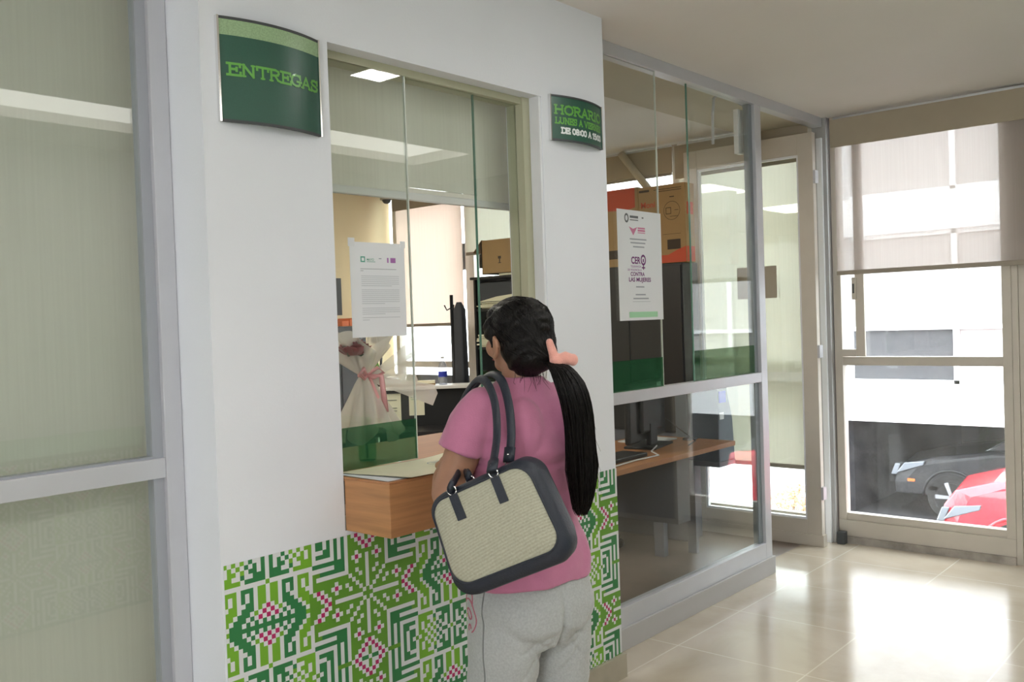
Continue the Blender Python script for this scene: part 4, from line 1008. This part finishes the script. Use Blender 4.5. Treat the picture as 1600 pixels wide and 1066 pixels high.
g.build('rendered_wall', 'building', t)
G().box(BX+5.7, BX+5.9, -10, 3, GZ, -.08).box(BX+.301, BX+5.7, 2.86, 3.0, GZ, -.08).box(BX+.31, BX+5.7, -10, 3, -.08, .1).box(BX+.0, BX+5.7, -10, 2.86, GZ+.001, GZ+.01).build('car_park_wall', 'recess', t)  # walls, soffit and ground sheet near black: shade put into the colour
for k in range(8):
    y1 = 2.75-1.41*k; y0 = y1-1.41
    for z0, z1, lo in ((.459, 2.52, True), (3.04, 4.9, False)):
        wn = G().box(BX+.05, BX+.10, y0, y0+.07, z0, z1).box(BX+.05, BX+.10, y0, y1, z1-.06, z1).box(BX+.05, BX+.10, y0, y1, z0, z0+.05)
        if lo: wn.box(BX+.04, BX+.10, y0, y1, 1.19, 1.25)
        wf = wn.build('window_frame', 'bframe', t)
        if lo and k % 2 == 0:
            G().box(BX+.11, BX+.13, y0+.0, y1, .46, 1.19).build('window_pane', 'bwin', t); G().box(BX+.11, BX+.13, y0+.07, y1, 1.19, z1-.05).build('window_blind', 'bwin_blind', t)
        else: G().box(BX+.11, BX+.13, y0+.07, y1, z0+.04, z1-.05).build('window_blind', 'bwin_blind', t)
def car(name, label, x0, nose, paint, hs=1.0):
    """car parked parallel to the facade, its nose towards +y; x0 = near side"""
    Wd = 1.72; t = thing(name, label, 'car', (x0+Wd/2, nose-2.1, GZ))
    P = lambda y, z: (nose-y, GZ+z)
    lower = [(y_, z_*hs) for y_, z_ in [(0.02, .32), (0, .48), (.04, .62), (.16, .76), (.55, .86), (1.1, .95), (1.25, .98), (3.6, 1.0), (4.05, .95), (4.15, .6), (4.12, .32)]]
    # body section swept across the width, narrower at the nose
    g = G(); rings = []
    for w, ins, dz in ((0, .06, -.05), (.05, .0, 0), (Wd/2, -.03, .03), (Wd-.05, .0, 0), (Wd, .06, -.05)):
        rings.append([(x0+w, nose-(y if y > 2 else y+ins*1.6*(1-y/2)*2), GZ+z+(dz if z > .6 else 0)) for y, z in lower])
    g.loft(rings).build('car_body', paint, t, .02, smooth=False)
    g = G(); cab = [(y_, z_*hs) for y_, z_ in [(1.15, .96), (1.85, 1.38), (2.5, 1.45), (3.3, 1.42), (4.0, .96)]]
    g.loft([[(x0+w, nose-y-(0 if z < 1 else 0), GZ+z) for y, z in cab] for w in (.14, .22, Wd-.22, Wd-.14)]).build('car_cabin', 'carglass', t, .02)
    for y in (.78, 3.35):
        c = Vector((x0+.005, nose-y, GZ+.31))
        for sx in (0, 1):
            xx = x0-.012 if sx == 0 else x0+Wd-.18
            tg = G()
            prof = [(.315, 0), (.32, .03), (.32, .16), (.315, .19)]
            rings = [[(xx+h, nose-y+r*cos(2*pi*i/32), GZ+.32+r*sin(2*pi*i/32)) for i in range(32)] for r, h in [(.22, 0)]+prof+[(.22, .19)]]
            tyre = tg.loft(rings).build('wheel', 'tyre', t, smooth=False)
            rg = G(); rr = [[(xx-.004+h, nose-y+r*cos(2*pi*i/32), GZ+.32+r*sin(2*pi*i/32)) for i in range(32)] for r, h in ((.225, 0), (.225, .03), (.20, .03), (.20, 0))]
            rg.loft(rr, False)
            for s in range(5):
                q = 2*pi*s/5; u = Vector((0, cos(q), sin(q))); v = Vector((0, -sin(q), cos(q))); cc = Vector((xx-.006, nose-y, GZ+.32))
                rg.prism([cc-v*.02, cc+v*.02, cc+u*.21+v*.028, cc+u*.21-v*.028], (.02, 0, 0))
            ro = rg.build('wheel_rim', 'rim', tyre)
        ag = G(); pts = [(nose-y+.37*cos(pi*i/16), GZ+.32+.37*sin(pi*i/16)) for i in range(17)]
        ag.tube([(x0-.004, p[0], p[1]) for p in pts], .022, 6).build('wheel_arch', paint, t, smooth=True)
    g = G(); g.prism([(x0-.012, nose-.04, GZ+.60), (x0-.012, nose-.42, GZ+.74), (x0-.012, nose-.44, GZ+.80), (x0-.012, nose-.16, GZ+.76)], (.05, 0, 0)); g.prism([(x0+.0, nose+.03, GZ+.58), (x0+.45, nose+.05, GZ+.58), (x0+.45, nose-.03, GZ+.72), (x0, nose-.03, GZ+.74)], (0, -.08, 0))
    g.build('head_lamp', 'carlamp', t, .01)
    G().box(x0-.012, x0+.02, nose-.30, nose-.20, GZ+.50, GZ+.54).build('marker_lamp', 'orange', t, .005)
    G().box(x0-.012, x0+.01, nose-.6, nose-.44, GZ+.40, GZ+.46).build('bumper_slot', 'rubber', t)
    return t
car('parked_car', 'bright red car with its nose in the corner of the lower window', 10.7, .95, 'carred', 1.22)
car('parked_car', 'black car in the shaded car park behind the red car', 13.4, 2.35, 'carblack')
# dry shrub
t = thing('dry_shrub', 'dry brown leafed shrub outside below the cream blind', 'shrub', (9.0, 1.95, GZ))
g = G(); rnd = random.Random(5)
for i in range(1500):
    v = Vector((rnd.gauss(0, 1), rnd.gauss(0, 1), rnd.gauss(0, 1))).normalized()*rnd.uniform(.2, 1)**.4
    c = Vector((9.0+v.x*.32, 1.88+v.y*.36, GZ+.72+v.z*.48)); u = Vector((rnd.gauss(0, 1), rnd.gauss(0, 1), rnd.gauss(0, 1))).normalized(); w_ = u.orthogonal().normalized(); s_ = rnd.uniform(.015, .035)
    g.add([c-u*s_, c+w_*s_*.5, c+u*s_, c-w_*s_*.5], [(0, 1, 2, 3)])
g.build('foliage', 'shrub', t)
g = G()
for i in range(14): g.tube([(9.0, 1.9, GZ), (9.0+rnd.uniform(-.2, .2), 1.9+rnd.uniform(-.2, .2), GZ+.5), (9.0+rnd.uniform(-.3, .3), 1.9+rnd.uniform(-.3, .3), GZ+1.05)], [.02, .01, .004], 5)
g.build('branches', 'cardboard_in', t)

# ================================================================== THE WOMAN
from mathutils.bvhtree import BVHTree
from mathutils import noise as NZ
PHI = radians(80); PC = Vector((1.972, -.50, 0))
PF = Vector((cos(PHI), sin(PHI), 0)); PL = Vector((-sin(PHI), cos(PHI), 0))
def WP(l, f, z): return PC+PL*l+PF*f+Vector((0, 0, z))
RB = Matrix((PL, PF, Vector((0, 0, 1)))).transposed()       # body frame (l, f, z)
person = thing('person', 'person in pink T-shirt and grey joggers leaning on the counter, back turned', 'person', (PC.x, PC.y, 0))
def secs(g, S_, k=40, p=2.3):
    rings = []
    for z, l, f, a, b in S_:
        rr = []
        for i in range(k):
            t_ = 2*pi*i/k; c, s = cos(t_), sin(t_)
            rr.append(WP(l+a*math.copysign(abs(c)**(2/p), c), f+b*math.copysign(abs(s)**(2/p), s), z))
        rings.append(rr)
    return g.loft(rings)
def limb(g, pts, k=20):
    """chain of (l, f, z, r): tapered, round at the joints"""
    for i in range(len(pts)-1):
        a, b = pts[i], pts[i+1]; g.cyl(WP(*a[:3]), WP(*b[:3]), a[3], b[3], k)
    for q in pts: g.sph(WP(*q[:3]), q[3]*.995, k, 14)
def ell(g, l, f, z, r, rot=None, k=22):
    T = RB if rot is None else RB @ rot
    return g.sph(WP(l, f, z), r, k, 16, T=T)
RX = lambda a: Matrix.Rotation(radians(a), 3, 'X'); RY = lambda a: Matrix.Rotation(radians(a), 3, 'Y'); RZ = lambda a: Matrix.Rotation(radians(a), 3, 'Z')

# --- body: one continuous surface
g = G()
secs(g, [(.66, 0, .0, .12, .085), (.74, 0, -.0, .145, .10), (.90, 0, 0, .135, .10), (1.03, 0, .005, .135, .10), (1.16, 0, .01, .14, .10), (1.24, 0, 0, .138, .08), (1.285, 0, -.005, .13, .07), (1.315, 0, -.005, .075, .055)])
limb(g, [(0, -.012, 1.29, .050), (0, .0, 1.36, .050), (0, .012, 1.42, .050)])
ell(g, 0, .0, 1.472, (.070, .090, .086)); ell(g, 0, .030, 1.425, (.058, .062, .072)); ell(g, 0, .062, 1.378, (.032, .030, .026))
ell(g, .034, .062, 1.425, (.028, .026, .030)); ell(g, -.034, .062, 1.425, (.028, .026, .030))   # cheeks
g.tube([WP(0, .088, 1.455), WP(0, .108, 1.425), WP(0, .100, 1.412)], [.007, .011, .009], 10)      # nose
ell(g, 0, .091, 1.393, (.018, .008, .006)); ell(g, 0, .090, 1.385, (.016, .008, .006))           # lips
for s in (1, -1): ell(g, s*.03, .083, 1.466, (.018, .008, .006))                                  # brow ridge
limb(g, [(.148, -.002, 1.245, .040), (.185, .015, 1.165, .051), (.222, .055, 1.035, .044)])
limb(g, [(.222, .055, 1.035, .0435), (.175, .125, 1.06, .040), (.085, .235, 1.088, .027)])
limb(g, [(-.148, -.002, 1.245, .040), (-.195, .02, 1.165, .049), (-.240, .055, 1.055, .041)])
limb(g, [(-.240, .055, 1.055, .041), (-.215, .13, 1.07, .037), (-.175, .245, 1.090, .026)])
# legs and feet inside the clothes
for s in (1, -1):
    limb(g, [(s*.085, -.0, .64, .065), (s*.088, .0, .42, .058), (s*.09, -.01, .25, .052), (s*.09, -.01, .08, .036)])
    ell(g, s*.095, .05, .045, (.036, .11, .03))
def hand(g, wl, wf, wz, ang, s):
    """palm down on the ledge; ang: direction of the fingers in the (l, f) plane; s: thumb side"""
    d = Vector((sin(ang), cos(ang))); n = Vector((d.y, -d.x))
    P = lambda a, b, z: (wl+d.x*a+n.x*b, wf+d.y*a+n.y*b, z)
    for b in (-.026, -.009, .009, .026): limb(g, [(*P(.0, b*.55, wz), .018), (*P(.075, b, wz-.014), .011)], 12)
    for j, (b, L_) in enumerate(((-.028, .058), (-.0095, .070), (.0095, .075), (.028, .066))):
        if s < 0: b = -b
        k1 = P(.078, b, wz-.014); k2 = P(.078+L_*.45, b*1.12, wz-.012); k3 = P(.078+L_*.78, b*1.18, wz-.020); k4 = P(.078+L_, b*1.2, wz-.027)
        limb(g, [(*k1, .0095), (*k2, .0088), (*k3, .0080), (*k4, .0070)], 10)
    limb(g, [(*P(.012, s*.020, wz-.006), .014), (*P(.045, s*.046, wz-.016), .0105), (*P(.072, s*.056, wz-.024), .0085)], 10)
hand(g, .085, .235, 1.088, radians(-48), 1); hand(g, -.175, .245, 1.090, radians(22), -1)
body = g.build('body', 'skin', person); remesh(body, .0042, 4)
# ears
for s in (1, -1):
    g = G(); pts = [(s*.074, .012, 1.405), (s*.079, .006, 1.40), (s*.084, -.008, 1.412), (s*.090, -.018, 1.430), (s*.091, -.016, 1.447), (s*.086, -.002, 1.455), (s*.078, .010, 1.448), (s*.074, .014, 1.43)]
    g.tube([WP(*q) for q in pts], [.006, .0065, .006, .0055, .0055, .0055, .005, .004], 8)
    ell(g, s*.078, .0, 1.427, (.005, .016, .024)); ell(g, s*.078, .008, 1.403, (.006, .008, .009))
    remesh(g.build('ear', 'skin', person), .002, 3)
    e = G(); ell(e, s*.030, .083, 1.447, (.011, .008, .008), k=14); e.build('eye', 'eye', person, smooth=True)
    e = G(); e.tube([WP(s*.014, .092, 1.466), WP(s*.032, .090, 1.473), WP(s*.050, .078, 1.468)], [.003, .0035, .002], 6); e.build('eyebrow', 'hair2', person)
g = G(); g.tube([WP(-.020, .093, 1.389), WP(0, .101, 1.390), WP(.020, .093, 1.389)], [.002, .006, .002], 8, flat=.8); g.build('lips', 'lips', person, smooth=True)

def displace(o, fn):
    me = o.data
    cs = [v.co.copy() for v in me.vertices]; ns = [v.normal.copy() for v in me.vertices]
    for i, v in enumerate(me.vertices):
        p = cs[i]-PC; v.co = cs[i]+ns[i]*fn(p.dot(PL), p.dot(PF), p.z, cs[i])
    me.update()
gauss = lambda x, s: math.exp(-(x/s)**2)
# --- T-shirt
g = G()
secs(g, [(.780, -.002, -.012, .188, .150), (.790, -.002, -.012, .189, .151), (.83, 0, -.012, .183, .146), (.88, 0, -.008, .172, .138), (.95, 0, 0, .156, .124), (1.04, 0, .0, .156, .124), (1.12, 0, .004, .166, .130), (1.19, 0, .002, .172, .125), (1.245, 0, -.004, .170, .108), (1.285, 0, -.008, .142, .086), (1.315, 0, -.010, .100, .068), (1.334, 0, -.010, .066, .060), (1.342, 0, -.010, .058, .056)], 48, 2.25)
for s in (1, -1):
    a, b, c = (s*.140, -.008, 1.268), (s*.175, .006, 1.215), (s*.196, .020, 1.150)
    if s < 0: c = (-.202, .026, 1.150)
    g.cyl(WP(*a), WP(*b), .052, .0625, 24); g.cyl(WP(*b), WP(*c), .0625, .0665, 24); g.sph(WP(*a), .0525, 24, 14); g.sph(WP(*b), .0622, 24, 14)
ell(g, .055, .09, 1.16, (.07, .06, .06)); ell(g, -.055, .09, 1.16, (.07, .06, .06))
ell(g, .06, -.085, 1.20, (.07, .045, .09)); ell(g, -.06, -.085, 1.20, (.07, .045, .09))
shirt = g.build('t_shirt', 'shirt', person); remesh(shirt, .005, 6)
def fold(l, f, z, p):
    h = 0
    h -= .006*gauss(z-1.105-.03*abs(l), .010)*(1 if f < .05 else .4)           # strap line across the back
    h += .004*gauss(z-1.135-.03*abs(l), .018)
    h -= .004*gauss(z-1.015+.10*l, .012); h += .004*gauss(z-.985+.10*l, .018)
    h += .0035*sin(38*l+24*z+3*NZ.noise(p*9))*gauss(z-.83, .09)
    h += .0035*sin(52*(z+.9*l))*gauss(abs(l)-.14, .05)*gauss(z-1.16, .06)       # pulls from the armpit
    h += .006*NZ.noise(p*8)+.0025*NZ.noise(p*22)
    h += .004*sin(30*(z-1.2)+45*l)*gauss(z-.93, .10)*gauss(f+.12, .12)
    return h
displace(shirt, fold)
# --- trousers
g = G()
secs(g, [(.60, 0, -.01, .150, .12), (.66, 0, -.014, .178, .148), (.72, 0, -.014, .184, .150), (.78, 0, -.012, .175, .140), (.84, 0, -.005, .148, .115)], 48, 2.3)
for s in (1, -1):
    ell(g, s*.080, -.062, .70, (.088, .090, .095)); 
    k = 36; rings = []
    for z, l, f, a, b in ((.68, .088, -.012, .094, .128), (.60, .092, -.008, .096, .118), (.50, .098, .0, .092, .105), (.40, .10, .004, .086, .095), (.25, .10, -.005, .082, .088), (.12, .10, -.005, .078, .084), (.045, .10, .0, .074, .085)):
        rings.append([WP(s*l+a*cos(2*pi*i/k), f+b*sin(2*pi*i/k), z) for i in range(k)])
    g.loft(rings)
tr = g.build('trousers', 'trousers', person); remesh(tr, .0055, 7)
def tfold(l, f, z, p):
    h = .006*NZ.noise(p*6)+.003*NZ.noise(p*16)
    h -= .016*gauss(l+.004, .010)*gauss(z-.66, .10)*(1 if f < -.02 else 0)
    for a_, zz, m in ((.5, .625, 1), (.85, .60, .8), (1.5, .56, .7), (-.4, .63, .8), (-1.1, .585, .6)):
        h -= .006*m*gauss(z-zz-a_*(abs(l)-.07)*(1 if l > 0 else 1), .008)*gauss(abs(l)-.07, .06)*(1 if f < .02 else .3)
    h += .004*sin(60*z+14*l)*gauss(z-.42, .09)
    return h
displace(tr, tfold)
bv = BVHTree.FromPolygons([v.co for v in tr.data.vertices], [tuple(p.vertices) for p in tr.data.polygons])
def cast(l, f, z):
    h = bv.ray_cast(WP(l, f, z), -PL); return h[0] if h[0] is not None else WP(.18, f, z)
g = G(); g.tube([cast(.5, -.035-.0*j, .79-j*.025)+PL*.0005 for j in range(27)], .0022, 6); put(g.build('side_seam', 'seam', smooth=True), person)
g = G()
for R_, z_, a0, a1 in ((.030, .735, -.3, 3.4), (.046, .695, -1.2, 2.0), (.016, .700, 0, 6.2), (.010, .66, 0, 4)):
    g.tube([cast(.5, .035-R_*cos(a0+(a1-a0)*j/14)*.8, z_+R_*sin(a0+(a1-a0)*j/14)) for j in range(15)], .0024, 5)
put(g.build('thigh_print', 'print'), person)
for s in (1, -1):
    g = G(); ell(g, s*.098, .055, .048, (.044, .125, .046)); ell(g, s*.098, -.02, .055, (.040, .05, .05)); sh = g.build('shoe', 'shoe', person); remesh(sh, .006, 3)
    me = sh.data
    for v in me.vertices: v.co.z = max(v.co.z, .002)
# --- hair
root = Vector((-.012, -.118, 1.392))
g = G()
ell(g, 0, -.012, 1.487, (.0835, .104, .080)); ell(g, 0, -.042, 1.435, (.0805, .074, .095)); ell(g, -.005, -.075, 1.405, (.060, .05, .055)); g.tube([WP(-.005, -.09, 1.40), WP(-.012, -.125, 1.388)], [.042, .020], 16)
ell(g, 0, .05, 1.515, (.062, .045, .040)); 
for s in (1, -1): ell(g, s*.070, .034, 1.478, (.014, .030, .034)); ell(g, s*.074, .026, 1.448, (.006, .010, .024))
hair = g.build('hair', 'hair', person); remesh(hair, .0045, 5)
displace(hair, lambda l, f, z, p: .0022*sin(150*(z-1.39+.6*f)+4*NZ.noise(p*20))*(1 if f < .06 else .3)+.001*NZ.noise(p*30))
hb = BVHTree.FromPolygons([v.co for v in hair.data.vertices], [tuple(p.vertices) for p in hair.data.polygons])
rnd = random.Random(21); g = G()
hc = WP(0, -.02, 1.46)
for i in range(420):
    # start on the hairline / crown, run over the head to the tie
    th = rnd.uniform(-2.7, 2.7); el = rnd.uniform(-.15, 1.25)
    d0 = (PL*sin(th)*cos(el)+PF*cos(th)*cos(el)+Vector((0, 0, sin(el)))).normalized()
    if d0.dot(PF) > .25 and el < .5: continue
    d1 = (WP(*root)-hc).normalized(); pts = []
    for j in range(9):
        w = j/8; d = (d0*(1-w)+d1*w)
        if d.length < .05: break
        d.normalize(); h = hb.ray_cast(hc+d*.4, -d)
        if h[0] is None: break
        pts.append(h[0]+d*.0006)
    if len(pts) > 3: g.tube(pts, [.0006]+[.0013]*(len(pts)-2)+[.0008], 4)
for i in range(26):      # fly-away hairs at the nape and temples
    p0 = WP(rnd.uniform(-.05, .065), rnd.uniform(-.09, -.03), 1.36); g.tube([p0, p0+Vector((rnd.uniform(-.01, .01), rnd.uniform(-.01, .01), -.03)), p0+Vector((rnd.uniform(-.02, .02), rnd.uniform(-.02, .02), -.055))], [.0007, .0006, .0003], 3)
put(g.build('hair_strands', 'hair', smooth=True), person)
path = [(-.012, -.118, 1.385), (-.012, -.165, 1.365), (-.022, -.195, 1.31), (-.040, -.195, 1.24), (-.054, -.185, 1.16), (-.063, -.177, 1.08), (-.066, -.172, 1.00), (-.066, -.168, .965)]
def cat_(pts, t_):
    n = len(pts)-1; x = min(max(t_*n, 0), n-1e-6); i = int(x); u = x-i
    P = [Vector(pts[max(0, min(n, i+k))]) for k in (-1, 0, 1, 2)]
    return .5*((2*P[1])+(-P[0]+P[2])*u+(2*P[0]-5*P[1]+4*P[2]-P[3])*u*u+(-P[0]+3*P[1]-3*P[2]+P[3])*u**3)
def prad(t_):
    t_ = min(t_, 1)
    return (.022+.024*min(1, t_*4)) if t_ < .68 else .046*(1-(t_-.68)/.36)**.6+.004
g = G(); n = 22
rings = []
for j in range(n+1):
    t_ = j/n*.80; c = cat_(path, t_); r = prad(t_)*.80*(1 if t_ < .6 else max(.15, 1-(t_-.6)*4)); rings.append([WP(c.x+r*cos(2*pi*i/20)*1.0, c.y+r*.72*sin(2*pi*i/20), c.z+ (0 if t_ > .15 else r*.4*sin(2*pi*i/20))) for i in range(20)])
g.loft(rings)
for i in range(420):
    a_ = rnd.uniform(0, 2*pi); rr = sqrt(rnd.uniform(.25, 1)); end = rnd.uniform(.70, 1.0) if rnd.random() < .75 else 1.06; tw = rnd.uniform(-.5, .5); fz = rnd.uniform(0, .006); ph = rnd.uniform(0, 6)
    pts = []
    for j in range(15):
        t_ = end*j/14; c = cat_(path, min(t_, 1)); r = prad(min(t_, 1))*rr+fz*t_*sin(9*t_+ph); q = a_+tw*t_
        pts.append(WP(c.x+r*cos(q), c.y+r*.75*sin(q), c.z-(.05*(t_-1) if t_ > 1 else 0)))
    g.tube(pts, [.0012]+[.0021]*9+[.0018, .0015, .0012, .0008, .0004], 4)
for i in range(14):
    c = cat_(path, rnd.uniform(.3, .75)); p0 = WP(c.x-.04, c.y, c.z); g.tube([p0, p0+PL*-.012+Vector((0, 0, -.04)), p0+PL*-rnd.uniform(.015, .04)+Vector((0, 0, -.09))], [.0006, .0005, .0003], 3)
put(g.build('ponytail', 'hair', smooth=True), person)
# plush hair clip
g = G()
g.tube([WP(-.006, -.128, 1.435), WP(-.008, -.137, 1.410), WP(-.012, -.142, 1.385), WP(-.012, -.14, 1.365)], [.0105, .0125, .016, .013], 14)
g.sph(WP(-.006, -.127, 1.438), .0105, 12, 10)
g.tube([WP(-.014, -.145, 1.388), WP(-.035, -.158, 1.394), WP(-.052, -.165, 1.388)], [.016, .0185, .016], 14)
g.sph(WP(-.054, -.166, 1.388), (.015, .015, .017), 14, 12); g.sph(WP(-.012, -.146, 1.386), .018, 14, 12)
hp = g.build('hair_clip', 'scrunchie', person); remesh(hp, .0028, 3)

# ================================================================== HANDBAG
BC = Vector((1.722, -.660, .962)); th = radians(22.5)
NB = Vector((-.934, -.358, 0)).normalized(); UB = Vector((.358, -.934, 0)).normalized(); VB = Vector((0, 0, 1))
def BP(u, v, n): return BC+UB*(u*cos(th)-v*sin(th))+VB*(u*sin(th)+v*cos(th))+NB*n
BC = BC-UB*.016+VB*.028
bag = thing('handbag', 'woven straw and navy leather handbag hanging from the left shoulder', 'bag', tuple(BC))
def outline(off=0, low=0, R_=.045, k=9):
    cs = [(-.132-off, .112+off), (.142+off, .118+off), (.152+off, -.098-off-low), (-.152-off, -.100-off-low)]; pts = []
    for i in range(4):
        p, a, b = Vector(cs[i]), Vector(cs[i-1]), Vector(cs[(i+1) % 4])
        da, db = (a-p).normalized(), (b-p).normalized(); ang = da.angle(db); d = R_/math.tan(ang/2); c = p+(da+db).normalized()*R_/sin(ang/2)
        s, e = p+da*d-c, p+db*d-c
        for j in range(k):
            w = j/(k-1); q = s.lerp(e, w).normalized()*R_; pts.append(c+q)
    return pts
g = G(); rings = []
for off, low, n_ in ((-.03, -.01, -.052), (.0, .0, -.050), (.012, .012, -.042), (.016, .024, -.02), (.016, .026, .02), (.013, .022, .050), (.002, .010, .0585), (-.03, 0, .060)):
    rings.append([BP(p.x, p.y, n_) for p in outline(off, low, .05)])
g.loft(rings).build('bag_body', 'navy', bag, smooth=True)
g = G(); rings = []
for off, n_ in ((.002, .056), (.002, .0615), (-.004, .064), (-.03, .0675), (-.07, .070)):
    rings.append([BP(p.x, p.y, n_) for p in outline(off, 0, .045 if off > -.05 else .03)])
g.loft(rings).build('straw_panel', 'straw', bag, smooth=True)
g = G(); o_ = outline(.003, .0, .046); g.tube([BP(p.x, p.y, .062) for p in o_+[o_[0]]], .0028, 6); g.build('piping', 'navy', bag, smooth=True)
SH = [ # strap centre lines over the shoulder, outer and inner
 [(.060, .108, .066), [(.196, -.140, 1.205), (.174, -.108, 1.285), (.150, -.045, 1.335), (.136, .02, 1.340), (.140, .085, 1.28), (.160, .10, 1.19), (.168, .06, 1.11)], (-.062, .108, .066)],
 [(.065, .112, -.046), [(.158, -.152, 1.205), (.140, -.122, 1.285), (.116, -.06, 1.345), (.100, .02, 1.350), (.112, .09, 1.29), (.150, .115, 1.19), (.160, .075, 1.11)], (-.055, .112, -.046)]]
def smooth_path(pts, n=40): return [cat_(pts, i/n) for i in range(n+1)]
for e0, mid, e1 in SH:
    sg = 1 if e0[2] > 0 else -1
    for e in (e0, e1):
        u, v, n_ = e; tb = G()
        tb.prism([BP(u-.012, v+.008, n_), BP(u+.012, v+.008, n_), BP(u+.0125, v-.058, n_+.003*sg), BP(u-.0125, v-.058, n_+.003*sg)], NB*.004*sg); tbo = tb.build('strap_tab', 'navy', bag, .001)
        rg = G(); c = BP(u, v+.018, n_*.98); rg.tube([c+(UB*cos(a_)+VB*sin(a_))*.012 for a_ in [2*pi*j/16 for j in range(17)]], .002, 6); rg.build('ring', 'chrome', tbo, smooth=True)
    pa, pb_ = BP(e0[0], e0[1]+.026, e0[2]*.98), BP(e1[0], e1[1]+.026, e1[2]*.98)
    pts = [tuple(pa)]+[tuple(WP(*q)) for q in mid]+[tuple(pb_)]
    g = G(); g.tube(smooth_path(pts), .0118, 12, flat=.55, up=tuple(NB)); so = g.build('shoulder_strap', 'navy', bag, smooth=True)
    for e, q in ((pa, mid[0]), (pb_, mid[-1])):
        d = (WP(*q)-e).normalized(); cg = G(); cg.tube([e-d*.004, e+d*.035], .0155, 12, flat=.55, up=tuple(NB)); cg.build('strap_end', 'navy', so, smooth=True)
        st = G(); st.sph(e+d*.018+NB*.0105, .003, 8, 6); st.build('rivet', 'chrome', so, smooth=True)
g = G(); g.tube([BP(-.155, -.03, .0), BP(-.175, -.035, .0), BP(-.180, -.045, 0)], .003, 6); g.build('zip_pull', 'chrome', bag, smooth=True)
